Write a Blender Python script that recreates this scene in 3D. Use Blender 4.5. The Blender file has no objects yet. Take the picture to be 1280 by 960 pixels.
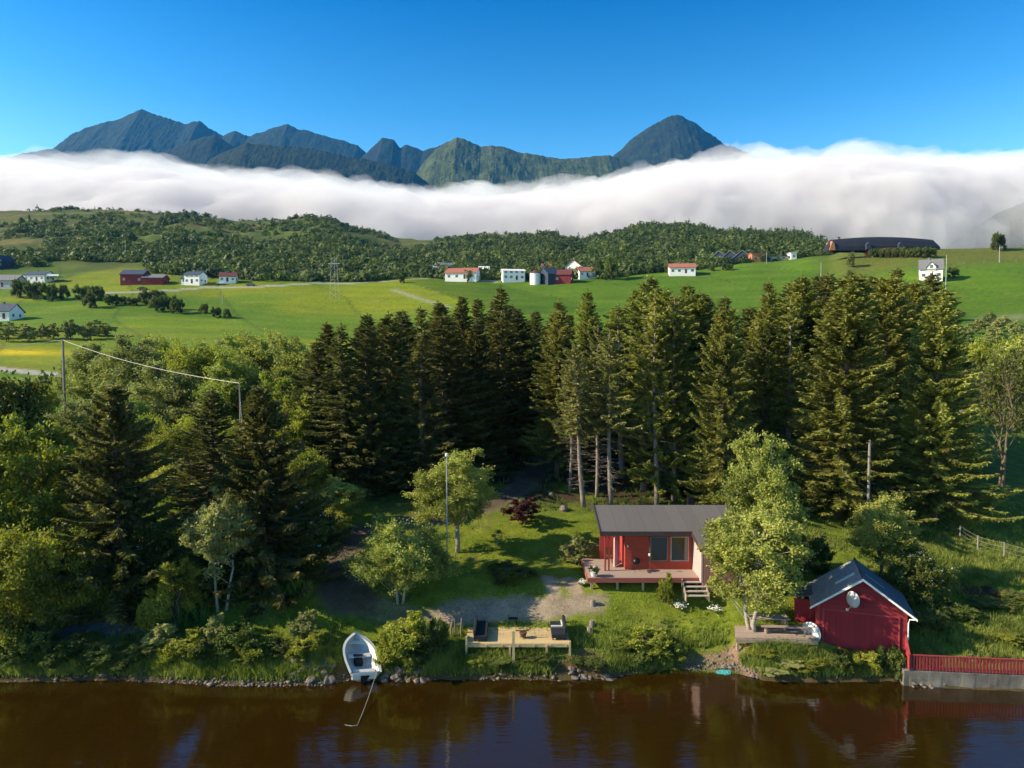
import bpy, math, random
import numpy as np
R = math.radians
scene = bpy.context.scene
COL = scene.collection
rng = np.random.default_rng(7)
random.seed(7)

# ------------------------------------------------------------------ camera
CAMZ, PITCH, F = 17.5, R(2.7), 24.0/36.0*1280
cam = bpy.data.cameras.new("camera"); cam.lens = 24; cam.sensor_width = 36
cam.clip_start = 0.5; cam.clip_end = 60000
camo = bpy.data.objects.new("camera", cam); COL.objects.link(camo)
camo.location = (0, 0, CAMZ); camo.rotation_euler = (R(90)-PITCH, 0, 0)
scene.camera = camo
CP, SP = math.cos(PITCH), math.sin(PITCH)

def P(px, row, Y):
    """world point at ground distance Y that the photograph shows at px,row"""
    a = (px-640)/F; b = (row-480)/F
    s = Y/(CP-b*SP)
    return (a*s, Y, CAMZ+(-SP-b*CP)*s)
def row_to_z(row, Y):
    b = (row-480)/F
    return CAMZ+(-SP-b*CP)*Y/(CP-b*SP)

# ------------------------------------------------------------------ noise
def _hash(ix, iy, seed):
    h = (ix.astype(np.int64)*374761393 + iy.astype(np.int64)*668265263 + seed*974634777) & 0xffffffff
    h = ((h ^ (h >> 13))*1274126177) & 0xffffffff
    return ((h ^ (h >> 16)) & 0xffff)/65535.0
def vnoise(x, y, seed=0):
    x = np.asarray(x, float); y = np.asarray(y, float)
    ix = np.floor(x); iy = np.floor(y); fx = x-ix; fy = y-iy
    fx = fx*fx*(3-2*fx); fy = fy*fy*(3-2*fy)
    a = _hash(ix, iy, seed); b = _hash(ix+1, iy, seed); c = _hash(ix, iy+1, seed); d = _hash(ix+1, iy+1, seed)
    return (a+(b-a)*fx)*(1-fy)+(c+(d-c)*fx)*fy
def fbm(x, y, oct=4, seed=0, gain=.5):
    s = 0; amp = 1; t = 0
    for k in range(oct):
        s = s+amp*(vnoise(x*2**k, y*2**k, seed+k*17)-.5); t += amp; amp *= gain
    return s/t*2
def ridged(x, y, oct=5, seed=0, gain=.5):
    s = 0; amp = 1; t = 0
    for k in range(oct):
        s = s+amp*(1-np.abs(vnoise(x*2**k, y*2**k, seed+k*17)*2-1)); t += amp; amp *= gain
    return s/t
def sstep(a, b, x):
    t = np.clip((x-a)/(b-a), 0, 1); return t*t*(3-2*t)
def lerp_pts(pts):
    xs = np.array([p[0] for p in pts], float); ys = np.array([p[1] for p in pts], float)
    return lambda x: np.interp(x, xs, ys)

# ------------------------------------------------------------------ ground height
def shoreY(row):
    a = math.atan((row-480)/F)+PITCH
    return CAMZ/math.tan(a)
_sh = [(-400,852),(0,852),(150,850),(300,857),(400,856),(440,851),(480,850),(600,849),(700,850),(760,847),(800,840),(860,836),(920,838),(955,850),(1000,853),(1060,852),(1130,851),(1136,858),(1280,864),(1700,868)]
_shx = np.array([(p[0]-640)/F*(shoreY(p[1])+.8) for p in _sh]); _shy = np.array([shoreY(p[1]) for p in _sh])
def Ys(x): return np.interp(x, _shx, _shy)+.10*fbm(np.asarray(x)*1.3, np.zeros_like(np.asarray(x, float)), 3, 5)
_prof = ([-30,-3,0,.5,1.3,2.6,4,6,8,12,20,27,45,75,110], [-2.5,-.8,0,.5,1.0,1.32,1.7,2.35,2.75,3.05,4.2,5.0,6.2,7.8,9.5])
_profB = ([-30,-3,0,.5,1.3,2.6,4,6,8,12,20,27,45,75,110], [-2.5,-.35,0,.12,.5,1.15,1.65,2.35,2.75,3.05,4.2,5.0,6.2,7.8,9.5])
_TY = [110,150,185,240,300,350,400,550,850,1100,1500,9000]
_TP = [-300,0,200,400,540,640,760,860,960,1030,1060,1160,1280,1700]
_TR = [
 [508,470,440,410,380,356,332,300,266,290,330,430],
 [508,470,440,410,380,357,332,300,264,290,330,430],
 [505,467,440,412,378,352,335,301,267,290,330,430],
 [505,468,442,415,378,353,341,310,274,295,330,430],
 [505,468,440,415,375,350,342,325,301,315,340,430],
 [508,468,440,412,372,349,343,322,295,315,340,430],
 [508,470,440,410,370,345,338,318,294,315,340,430],
 [510,475,440,405,366,340,335,310,284,310,340,430],
 [512,472,435,400,362,334,326,310,293,310,340,430],
 [514,470,432,398,357,328,320,312,306,315,345,430],
 [514,470,430,395,352,322,313,318,325,335,350,430],
 [516,465,425,385,340,312,318,325,335,345,360,430],
 [516,460,420,380,335,310,316,325,335,345,360,430],
 [516,460,420,380,335,308,316,325,335,345,360,430]]
_TR = np.array(_TR, float)
def far_row(px, y):
    px = np.asarray(px, float); y = np.asarray(y, float)
    ly = np.log(y); LY = np.log(np.array(_TY, float)); TP = np.array(_TP, float)
    j = np.clip(np.searchsorted(LY, ly)-1, 0, len(LY)-2); i = np.clip(np.searchsorted(TP, px)-1, 0, len(TP)-2)
    fj = np.clip((ly-LY[j])/(LY[j+1]-LY[j]), 0, 1); fi = np.clip((px-TP[i])/(TP[i+1]-TP[i]), 0, 1); fi = fi*fi*(3-2*fi)
    r0 = _TR[i,j]*(1-fj)+_TR[i,j+1]*fj; r1 = _TR[i+1,j]*(1-fj)+_TR[i+1,j+1]*fj
    return r0*(1-fi)+r1*fi
_crest = lerp_pts([(-300,262),(0,262),(100,262),(180,265),(240,268),(300,277),(340,277),(370,274),(400,272),(420,276),(440,284),(480,294),(500,300),(540,301),(600,294),(660,293),(690,292),(720,301),(760,293),(800,281),(860,280),(900,289),(960,292),(1000,294),(1025,306),(1060,325),(1700,330)])
def H(x, y):
    x = np.asarray(x, float); y = np.asarray(y, float)
    d = y-Ys(x)
    bay = np.exp(-((x-9.8)/2.6)**2)+.9*np.exp(-((x+8.4)/1.2)**2)
    bay = np.clip(bay, 0, 1)
    n = np.interp(d, *_prof)*(1-bay)+np.interp(d, *_profB)*bay
    # the land left of the clearing and the right meadow swell a little
    n = n+.46*np.exp(-((x-8.5)/5)**2-((y-42.6)/1.6)**2)+.55*np.exp(-((x-14.6)/2.6)**2-((y-37.3)/.9)**2)
    n = n+sstep(2, 10, d)*(.35*fbm(x/9, y/9, 3, 3)+.06*fbm(x/1.2, y/1.2, 3, 4))*(1-np.exp(-((x-10)/7)**2-((y-43)/6)**2))
    yy = np.maximum(y, 110)
    px = 640+F*x/np.maximum(y, 1)
    row = far_row(px, yy)
    w = np.exp(-((yy-850)/260)**2)
    row = row+(_crest(px)-far_row(px, np.full_like(yy, 850.)))*w
    f = row_to_z(row, yy)
    rough = sstep(380, 560, y)*(1-sstep(980, 1060, px))
    f = f+rough*(7*fbm(x/70, y/70, 6, 9, .6)+2.2*fbm(x/17, y/17, 3, 11))*np.exp(-((yy-850)/180)**2*-0)*(1-.45*np.exp(-((yy-850)/120)**2))
    f = f+sstep(120, 200, y)*(1-rough)*.8*fbm(x/40, y/40, 3, 12)
    k = sstep(70, 112, y)
    return n*(1-k)+f*k
def hz(x, y): return float(H(np.array([x]), np.array([y]))[0])
def G(px, row, y0=34.2, y1=1400):
    """where the line of sight through px,row meets the ground"""
    ys = np.geomspace(y0, y1, 4000)
    a = (px-640)/F; b = (row-480)/F; s = ys/(CP-b*SP)
    dz = CAMZ+(-SP-b*CP)*s-H(a*s, ys)
    i = int(np.argmax(dz < 0)) if (dz < 0).any() else len(ys)-1
    return (float(a*s[i]), float(ys[i]), hz(a*s[i], ys[i]))
def at(px, Y):
    """ground point at distance Y in the direction of px"""
    z = CAMZ-3
    for _ in range(3):
        dc = Y*CP-(z-CAMZ)*SP; x = (px-640)/F*dc; z = hz(x, Y)
    return (x, Y, z)

# ------------------------------------------------------------------ materials
def newmat(name):
    m = bpy.data.materials.new(name); m.use_nodes = True
    nt = m.node_tree; nt.nodes.clear()
    out = nt.nodes.new("ShaderNodeOutputMaterial")
    return m, nt, out
def N(nt, t, **kw):
    n = nt.nodes.new(t)
    for k, v in kw.items():
        if k.startswith("i_"): n.inputs[k[2:].replace("_", " ")].default_value = v
        else: setattr(n, k, v)
    return n
def ramp(nt, fac, stops):
    r = N(nt, "ShaderNodeValToRGB"); e = r.color_ramp.elements
    while len(e) < len(stops): e.new(.5)
    for el, (p, c) in zip(e, stops): el.position = p; el.color = (*c, 1) if len(c) == 3 else c
    nt.links.new(fac, r.inputs["Fac"]); return r.outputs["Color"]
def mixc(nt, f, a, b, mode='MIX'):
    m = N(nt, "ShaderNodeMix", data_type='RGBA', blend_type=mode)
    for s, v in ((0, f), (6, a), (7, b)):
        if hasattr(v, "links"): nt.links.new(v, m.inputs[s])
        else: m.inputs[s].default_value = v if s == 0 else ((*v, 1) if len(v) == 3 else v)
    return m.outputs[2]
def noise(nt, scale, detail=4, rough=.55, coord="Object", stretch=None, seed=0.):
    tc = N(nt, "ShaderNodeTexCoord"); mp = N(nt, "ShaderNodeMapping")
    nt.links.new(tc.outputs[coord], mp.inputs[0])
    if stretch: mp.inputs["Scale"].default_value = stretch
    mp.inputs["Location"].default_value = (seed, seed*1.7, seed*.3)
    n = N(nt, "ShaderNodeTexNoise"); n.inputs["Scale"].default_value = scale; n.inputs["Detail"].default_value = detail; n.inputs["Roughness"].default_value = rough
    nt.links.new(mp.outputs[0], n.inputs["Vector"]); return n.outputs["Fac"]
def bump(nt, h, strength=.3, dist=.05):
    b = N(nt, "ShaderNodeBump"); b.inputs["Strength"].default_value = strength; b.inputs["Distance"].default_value = dist
    nt.links.new(h, b.inputs["Height"]); return b.outputs["Normal"]
def simple(name, col, rough=.6, var=.25, scale=3., metallic=0., bs=.2, bd=.01, stretch=None, spec=.4):
    """a plain surface with mottled colour and slight relief"""
    m, nt, out = newmat(name)
    p = N(nt, "ShaderNodeBsdfPrincipled"); p.inputs["Roughness"].default_value = rough; p.inputs["Metallic"].default_value = metallic
    p.inputs["Specular IOR Level"].default_value = spec
    n = noise(nt, scale, 6, .6, stretch=stretch)
    lo = tuple(c*(1-var) for c in col); hi = tuple(min(1, c*(1+var)) for c in col)
    c = ramp(nt, n, [(.3, lo), (.7, hi)]); nt.links.new(c, p.inputs["Base Color"])
    if bs: nt.links.new(bump(nt, n, bs, bd), p.inputs["Normal"])
    nt.links.new(p.outputs[0], out.inputs[0]); return m
def boards(name, col, width=.14, axis='X', rough=.7, var=.25, gap=.35, paint=True):
    """painted or bare boards: bands across one object axis with darker joints"""
    m, nt, out = newmat(name)
    p = N(nt, "ShaderNodeBsdfPrincipled"); p.inputs["Roughness"].default_value = rough; p.inputs["Specular IOR Level"].default_value = .3
    tc = N(nt, "ShaderNodeTexCoord"); sx = N(nt, "ShaderNodeSeparateXYZ"); nt.links.new(tc.outputs["Object"], sx.inputs[0])
    d = N(nt, "ShaderNodeMath", operation='DIVIDE'); nt.links.new(sx.outputs[axis], d.inputs[0]); d.inputs[1].default_value = width
    fl = N(nt, "ShaderNodeMath", operation='FLOOR'); nt.links.new(d.outputs[0], fl.inputs[0])
    fr = N(nt, "ShaderNodeMath", operation='FRACT'); nt.links.new(d.outputs[0], fr.inputs[0])
    wn = N(nt, "ShaderNodeTexWhiteNoise", noise_dimensions='1D'); nt.links.new(fl.outputs[0], wn.inputs["W"])
    st = {'X': (8, 1, 1), 'Y': (1, 8, 1), 'Z': (1, 1, 8)}[axis]
    n = noise(nt, 1.6, 5, .6, stretch=st)
    c = ramp(nt, wn.outputs["Value"], [(0, tuple(x*(1-var) for x in col)), (1, tuple(min(1, x*(1+var)) for x in col))])
    c = mixc(nt, .5, c, ramp(nt, n, [(.3, tuple(x*(1-var) for x in col)), (.7, tuple(min(1, x*(1+var)) for x in col))]))
    gp = ramp(nt, fr.outputs[0], [(0, (gap,)*3), (.08, (1,)*3), (.94, (1,)*3), (1, (gap,)*3)])
    c = mixc(nt, 1., c, gp, 'MULTIPLY')
    nt.links.new(c, p.inputs["Base Color"]); nt.links.new(bump(nt, gp, .5, .012), p.inputs["Normal"])
    nt.links.new(p.outputs[0], out.inputs[0]); return m
def foliage(name, cols, trans=.35, seed=0., wilt=None, patch=.35, gain=1.):
    """leaf or needle colour: differs leaf to leaf, spray to spray and tree to tree"""
    m, nt, out = newmat(name)
    at_ = N(nt, "ShaderNodeAttribute", attribute_name="tint")
    oi = N(nt, "ShaderNodeObjectInfo")
    c = ramp(nt, at_.outputs["Fac"], [(i/(len(cols)-1), k) for i, k in enumerate(cols)])
    n = noise(nt, patch, 3, .6, seed=seed)
    c = mixc(nt, .55, c, ramp(nt, n, [(.35, tuple(x*.62 for x in cols[0])), (.65, tuple(x*1.25 for x in cols[-1]))]))
    hs = N(nt, "ShaderNodeHueSaturation")
    mr = N(nt, "ShaderNodeMapRange"); mr.inputs["To Min"].default_value = 1.2*gain; mr.inputs["To Max"].default_value = 1.8*gain
    nt.links.new(oi.outputs["Random"], mr.inputs["Value"]); nt.links.new(mr.outputs[0], hs.inputs["Value"])
    mh = N(nt, "ShaderNodeMapRange"); mh.inputs["To Min"].default_value = .485; mh.inputs["To Max"].default_value = .512
    wn = N(nt, "ShaderNodeTexWhiteNoise", noise_dimensions='1D'); nt.links.new(oi.outputs["Random"], wn.inputs["W"])
    nt.links.new(wn.outputs["Value"], mh.inputs["Value"]); nt.links.new(mh.outputs[0], hs.inputs["Hue"])
    nt.links.new(c, hs.inputs["Color"]); c = hs.outputs[0]
    if wilt:
        w = noise(nt, .55, 3, .5, seed=seed+31)
        c = mixc(nt, ramp(nt, w, [(wilt[1], (0,)*3), (wilt[1]+.12, (.8,)*3)]), c, wilt[0])
    p = N(nt, "ShaderNodeBsdfPrincipled"); p.inputs["Roughness"].default_value = .6; p.inputs["Specular IOR Level"].default_value = .25
    nt.links.new(c, p.inputs["Base Color"])
    t = N(nt, "ShaderNodeBsdfTranslucent")
    tcol = mixc(nt, 1., c, (1.15, 1.25, .55), 'MULTIPLY'); nt.links.new(tcol, t.inputs["Color"])
    mx = N(nt, "ShaderNodeMixShader"); mx.inputs[0].default_value = trans
    nt.links.new(p.outputs[0], mx.inputs[1]); nt.links.new(t.outputs[0], mx.inputs[2])
    nt.links.new(mx.outputs[0], out.inputs[0]); return m

# ------------------------------------------------------------------ mesh helpers
def mesh_np(name, V, Fq, mat=None, tint=None, col=None, smooth=False):
    me = bpy.data.meshes.new(name)
    V = np.asarray(V, np.float32); Fq = np.asarray(Fq, np.int32)
    k = Fq.shape[1]
    me.vertices.add(len(V)); me.vertices.foreach_set("co", V.ravel())
    me.loops.add(Fq.size); me.loops.foreach_set("vertex_index", Fq.ravel())
    me.polygons.add(len(Fq)); me.polygons.foreach_set("loop_start", np.arange(0, Fq.size, k, dtype=np.int32))
    me.update(calc_edges=True); me.validate()
    if smooth: me.polygons.foreach_set("use_smooth", np.ones(len(me.polygons), bool))
    if tint is not None:
        a = me.attributes.new("tint", 'FLOAT', 'FACE'); a.data.foreach_set("value", np.asarray(tint, np.float32))
    if col is not None:
        a = me.color_attributes.new("zone", 'FLOAT_COLOR', 'POINT')
        c4 = np.ones((len(V), 4), np.float32); c4[:, :3] = col; a.data.foreach_set("color", c4.ravel())
    if mat: me.materials.append(mat)
    return me
def link(name, me, parent=None, loc=None):
    o = bpy.data.objects.new(name, me); COL.objects.link(o)
    if parent: o.parent = parent
    if loc is not None: o.location = loc
    return o
def tag(o, label=None, cat=None, group=None, kind=None):
    if label: o["label"] = label
    if cat: o["category"] = cat
    if group: o["group"] = group
    if kind: o["kind"] = kind
    return o
def thing(name, label, cat, loc=(0,0,0), rz=0., group=None):
    o = link(name, None, None, loc); o.rotation_euler = (0, 0, rz)
    o.empty_display_size = .2
    return tag(o, label, cat, group)
class MB:
    """collects boxes, bars, tubes and sheets into one mesh"""
    def __init__(s): s.v = []; s.f = []
    def add(s, v, f):
        n = len(s.v); s.v += [tuple(p) for p in v]; s.f += [tuple(i+n for i in q) for q in f]; return s
    def box(s, x0, x1, y0, y1, z0, z1):
        return s.add([(x0,y0,z0),(x1,y0,z0),(x1,y1,z0),(x0,y1,z0),(x0,y0,z1),(x1,y0,z1),(x1,y1,z1),(x0,y1,z1)],
                     [(0,3,2,1),(4,5,6,7),(0,1,5,4),(1,2,6,5),(2,3,7,6),(3,0,4,7)])
    def hexa(s, p): # 8 corners: 4 lower, 4 upper
        return s.add(p, [(0,3,2,1),(4,5,6,7),(0,1,5,4),(1,2,6,5),(2,3,7,6),(3,0,4,7)])
    def tube(s, pts, rad, n=8, cap=True):
        pts = [np.array(p, float) for p in pts]; rs = rad if hasattr(rad, '__len__') else [rad]*len(pts)
        v = []; f = []
        for i, p in enumerate(pts):
            d = pts[min(i+1, len(pts)-1)]-pts[max(i-1, 0)]; d /= (np.linalg.norm(d)+1e-9)
            a = np.cross(d, (0,0,1.) if abs(d[2]) < .95 else (1.,0,0)); a /= np.linalg.norm(a); b = np.cross(d, a)
            for k in range(n):
                t = 2*math.pi*k/n; v.append(p+rs[i]*(a*math.cos(t)+b*math.sin(t)))
        for i in range(len(pts)-1):
            for k in range(n): f.append((i*n+k, i*n+(k+1)%n, (i+1)*n+(k+1)%n, (i+1)*n+k))
        if cap: f.append(tuple(range(n-1, -1, -1))); f.append(tuple((len(pts)-1)*n+k for k in range(n)))
        return s.add(v, f)
    def bar(s, a, b, w, h=None):
        a = np.array(a, float); b = np.array(b, float); h = h or w
        d = b-a; d /= np.linalg.norm(d); u = np.cross(d, (0,0,1.) if abs(d[2]) < .99 else (0,1.,0)); u /= np.linalg.norm(u); t = np.cross(u, d)
        c = [(-1,-1),(1,-1),(1,1),(-1,1)]
        return s.hexa([a+u*w/2*i+t*h/2*j for i, j in c]+[b+u*w/2*i+t*h/2*j for i, j in c])
    def disc(s, c, nrm, r, th=.03, n=28, ry=None):
        c = np.array(c, float); nrm = np.array(nrm, float); nrm /= np.linalg.norm(nrm)
        return s.tube([c, c+nrm*th], r, n)
    def prism(s, poly, a, b):
        """polygon of (u,z) points swept from y=a to y=b"""
        n = len(poly)
        return s.add([(u, a, z) for u, z in poly]+[(u, b, z) for u, z in poly],
                     [tuple(range(n)), tuple(range(2*n-1, n-1, -1))]+[(i, i+n, (i+1)%n+n, (i+1)%n) for i in range(n)])
    def build(s, name, mat, parent=None, bevel=0, smooth=False, org=None):
        if org is not None: s.v = [(p[0]-org[0], p[1]-org[1], p[2]-org[2]) for p in s.v]
        me = bpy.data.meshes.new(name); me.from_pydata(s.v, [], s.f); me.update()
        import bmesh
        bm = bmesh.new(); bm.from_mesh(me); bmesh.ops.recalc_face_normals(bm, faces=bm.faces); bm.to_mesh(me); bm.free()
        if mat: me.materials.append(mat)
        if smooth: me.polygons.foreach_set("use_smooth", np.ones(len(me.polygons), bool))
        o = link(name, me, parent)
        if bevel:
            b = o.modifiers.new("edges", 'BEVEL'); b.width = bevel; b.segments = 2; b.limit_method = 'ANGLE'
        return o
SUN_EL_D, SUN_AZ_D = 30., -97.
SKY_SAT, EXPO = 1.2, .95
SKY_RAMP = [(0., (2.2,1.9,1.4)), (.20, (2.15,1.95,1.4)), (.32, (.85,1.45,1.27)), (.45, (.06,1.0,1.12)), (.56, (.3,.9,1.05)), (.75, (1.9,1.25,1.0)), (1., (2.2,1.4,1.05))]
VBOUNCE, FOG_D, FOG_G = 14, .024, .0
FOG_C = (.87, .84, .862, 1)
VEIL_D = .005
FOG, HAZE, HAZE_D = True, True, 4e-5
# ------------------------------------------------------------------ light
SUN_EL, SUN_AZ = R(SUN_EL_D), R(SUN_AZ_D)      # azimuth clockwise from +Y (the way the camera looks)
sdir = np.array([math.sin(SUN_AZ)*math.cos(SUN_EL), math.cos(SUN_AZ)*math.cos(SUN_EL), math.sin(SUN_EL)])
sl = bpy.data.lights.new("sun", 'SUN'); sl.energy = 5.; sl.angle = R(.5); sl.color = (1., .85, .60)
so = bpy.data.objects.new("sun", sl); COL.objects.link(so)
from mathutils import Vector
so.rotation_euler = Vector(-sdir).to_track_quat('-Z', 'Y').to_euler()
w = bpy.data.worlds.new("World"); scene.world = w; w.use_nodes = True
nt = w.node_tree; nt.nodes.clear()
sky = N(nt, "ShaderNodeTexSky", sky_type='NISHITA'); sky.sun_disc = False
sky.sun_elevation = SUN_EL; sky.sun_rotation = SUN_AZ; sky.altitude = 0; sky.air_density = 1.0; sky.dust_density = .5; sky.ozone_density = 3.5
bg = N(nt, "ShaderNodeBackground"); bg.inputs["Strength"].default_value = .10
wo = N(nt, "ShaderNodeOutputWorld")
hs = N(nt, "ShaderNodeHueSaturation"); hs.inputs["Saturation"].default_value = SKY_SAT
hs.inputs["Value"].default_value = .1
gm = N(nt, "ShaderNodeGamma"); gm.inputs[1].default_value = 1.3
vm = N(nt, "ShaderNodeVectorMath", operation='SCALE'); vm.inputs["Scale"].default_value = 12.
nt.links.new(sky.outputs[0], hs.inputs["Color"]); nt.links.new(hs.outputs[0], gm.inputs[0]); nt.links.new(gm.outputs[0], vm.inputs[0]); 
tcs = N(nt, "ShaderNodeTexCoord"); sxs = N(nt, "ShaderNodeSeparateXYZ"); nt.links.new(tcs.outputs["Generated"], sxs.inputs[0])
tintc = ramp(nt, sxs.outputs["Z"], SKY_RAMP)
mxs = mixc(nt, 1., vm.outputs[0], tintc, 'MULTIPLY'); nt.links.new(mxs, bg.inputs[0]); nt.links.new(bg.outputs[0], wo.inputs[0])
vs = scene.view_settings; vs.view_transform = 'Standard'; vs.look = 'None'; vs.gamma = 1; vs.exposure = EXPO; vs.use_curve_mapping = False
cy = scene.cycles
cy.use_denoising = True; cy.max_bounces = 10; cy.transparent_max_bounces = 16; cy.diffuse_bounces = 3; cy.glossy_bounces = 3; cy.transmission_bounces = 3
cy.volume_bounces = VBOUNCE; cy.caustics_reflective = False; cy.caustics_refractive = False
cy.use_adaptive_sampling = True; cy.adaptive_threshold = .015
cy.sample_clamp_indirect = 6

# ------------------------------------------------------------------ ground sheet
ny, nu = 470, 620
ys = np.concatenate([np.linspace(20, 34, 12, endpoint=False), np.linspace(34, 60, 150, endpoint=False), np.geomspace(60, 1500, 288, endpoint=False), np.geomspace(1500, 12000, 20)])
us = np.concatenate([np.linspace(-1.7, -1.0, 60, endpoint=False), np.linspace(-1.0, 1.0, 500, endpoint=False), np.linspace(1.0, 1.7, 60)])
U, Yg = np.meshgrid(us, ys); Xg = U*(Yg+.8)
Zg = H(Xg, Yg)
def dist_poly(x, y, pts):
    best = np.full(np.shape(x), 1e9)
    for (ax, ay, *_), (bx, by, *_) in zip(pts[:-1], pts[1:]):
        dx, dy = bx-ax, by-ay; t = np.clip(((x-ax)*dx+(y-ay)*dy)/(dx*dx+dy*dy+1e-9), 0, 1)
        best = np.minimum(best, np.hypot(x-ax-t*dx, y-ay-t*dy))
    return best
def gp(*pts): return [G(*p) for p in pts]
lane = gp((440,752),(425,735),(425,700),(440,668),(520,652),(600,634),(650,612),(668,590),(690,570),(715,556))
yard = gp((560,768),(620,760),(680,761),(738,756))
track1 = gp((700,757),(690,738),(684,722)); track2 = gp((735,758),(722,742),(713,724))
gravel = gp((95,786),(140,781),(190,776))
foot = gp((1160,706),(1150,692),(1146,680))
foot2 = gp((1015,672),(1040,682))
shingle = gp((870,832),(930,830))
drive_in = gp((566,772),(500,766),(440,752))
def wob(x, y, s, a, seed): return a*fbm(x/s, y/s, 3, seed)
wb = wob(Xg, Yg, 1.6, .7, 21)
def band(pts, wdt, soft=.5): return 1-sstep(wdt-soft, wdt+soft, dist_poly(Xg, Yg, pts)+wb)
pm = np.maximum.reduce([band(lane, 1.2, .6), band(yard, 1.0, .45), band(track1, .45, .25), band(track2, .5, .3), band(gravel, 1.1, .4)*.9, band(foot, .4, .3)*.7, band(foot2, .4, .3)*.7, band(drive_in, .7, .5)*.8])
pm = np.clip(pm, 0, 1)
# colours of what grows or lies there (albedo, save the lane, darkened for tree shade)
lawn = np.array([.135, .178, .016]); lawn2 = np.array([.21, .22, .030]); rough_g = np.array([.07, .11, .022])
dirt = np.array([.33, .25, .19]); grav = np.array([.17, .15, .145]); needle = np.array([.06, .042, .026])
def mixa(a, b, k): return a+(b-a)*k[..., None]
n1 = fbm(Xg/2.5, Yg/2.5, 4, 31)*.5+.5; n2 = fbm(Xg/.6, Yg/.6, 3, 33)*.5+.5
Cg = mixa(np.broadcast_to(lawn, Xg.shape+(3,)), lawn2, np.clip(n1*1.2-.2, 0, 1)*.8)
Cg = mixa(Cg, dirt, sstep(.62, .85, n1*.6+n2*.4)*.45)
pxg = 640+F*Xg/(Yg+.8)
# forest floor under the stand
ff = sstep(55, 60, Yg)*(1-sstep(100, 112, Yg))*sstep(400, 470, pxg)*(1-sstep(1185, 1215, pxg))
Cg = mixa(Cg, needle, ff*sstep(.25, .5, n1))
mown_left = np.exp(-(np.clip(np.abs(Xg+13.2)-4.2, 0, 9)/1.)**2-(np.clip(np.abs(Yg-39.3)-1.6, 0, 9)/.8)**2)
rg = (1-mown_left)*np.clip(sstep(52, 60, Yg)*(1-ff)*(1-sstep(105, 125, Yg))+sstep(-14.5, -17, Xg)*(Yg < 120)+sstep(18, 21, Xg)*sstep(.3, .7, n1)*(Yg < 80)*.7, 0, 1)
Cg = mixa(Cg, rough_g*1.1, rg*.8)
# fields beyond
fieldg = np.array([.095, .175, .010]); fieldy = np.array([.24, .24, .010]); fieldd = np.array([.055, .11, .012]); fallow = np.array([.13, .12, .03])
k = sstep(112, 135, Yg)
big = fbm(Xg/55, Yg/30, 3, 41)*.5+.5; streak = fbm(Xg/60, Yg/6, 4, 43)*.5+.5
rowg = far_row(pxg, np.maximum(Yg, 110))
Fc = mixa(np.broadcast_to(fieldg, Xg.shape+(3,)), fieldd, np.clip(streak*1.4-.3, 0, 1)*.8)
ylw = sstep(.42, .62, big*.6+streak*.4)*(1-sstep(500, 620, pxg))+.9*np.exp(-((pxg-30)/70)**2-((Yg-183)/11)**2)+.8*np.exp(-((pxg-470)/110)**2-((Yg-300)/40)**2)
Fc = mixa(Fc, fieldy, np.clip(ylw, 0, 1)*.5)
buttercup = np.clip(np.exp(-((pxg-30)/55)**2-((Yg-186)/5)**2), 0, 1)
Fc = mixa(Fc, np.array([.62, .45, .01]), buttercup*.8)
parc = _hash(np.floor((Xg+.55*Yg+14*fbm(Xg/90, Yg/90, 2, 45))/46).astype(int), np.floor(Yg/95+.2).astype(int), 5)
Fc = Fc*(.80+.38*parc)[..., None]*np.stack([1+.12*(parc-.5), np.ones_like(parc), 1-.2*(parc-.5)], -1)
mow = .5+.5*np.sin((Yg+.22*Xg+9*fbm(Xg/70, Yg/70, 2, 46))*2*math.pi/11.)
Fc = Fc*(1+.16*(mow-.5)*sstep(.35, .65, vnoise(Xg/60, Yg/45, 48)))[..., None]
edge_ = np.abs(((Xg+.55*Yg+14*fbm(Xg/90, Yg/90, 2, 45))/46) % 1-.5)*2
Fc = mixa(Fc, np.array([.045, .07, .016]), sstep(.955, .99, edge_)*.5)
Fc = mixa(Fc, fallow, sstep(300, 330, Yg)*sstep(1000, 1060, pxg)*.75)
Fc = mixa(Fc, np.array([.16, .17, .04]), sstep(.6, .75, fbm(Xg/8, Yg/3, 4, 47)*.5+.5)*.35)
Fc = mixa(Fc, np.array([.28, .27, .14]), np.clip(np.exp(-((Yg-218-.03*(pxg-1240))/6)**2)*sstep(1200, 1230, pxg), 0, 1)*.6)
# brown heath and rough pasture on the hills
heath = 1.05*mixa(np.broadcast_to(np.array([.085, .115, .022]), Xg.shape+(3,)), np.array([.14, .12, .035]), sstep(.4, .65, fbm(Xg/60, Yg/40, 4, 51)*.5+.5))
Fc = mixa(Fc, heath, sstep(370, 430, Yg)*(1-sstep(1000, 1060, pxg)))
Fc = mixa(Fc, np.array([.05, .075, .018]), sstep(345, 385, Yg)*(1-sstep(900, 1000, pxg))*sstep(.35, .6, fbm(Xg/22, Yg/22, 5, 53)*.5+.5)*.7)
Cg = mixa(Cg, Fc, k)
Cg = mixa(Cg, dirt, pm*.9); Cg = mixa(Cg, grav, band(gravel, 1.1, .4)); Cg = mixa(Cg, np.array([.085, .062, .045]), band(lane, 1.3, .6)*.85)  # last mix darkens the lane for the tree shade lying on it
dsh = Yg-Ys(Xg)
earth = np.array([.075, .05, .03])
Cg = mixa(Cg, earth, (1-sstep(.5, 1.5, dsh+.5*wb))*.9)
Cg = mixa(Cg, np.array([.23, .15, .11]), (1-sstep(.6, 1.2, dist_poly(Xg, Yg, shingle)+.4*wb))*.9)
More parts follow.
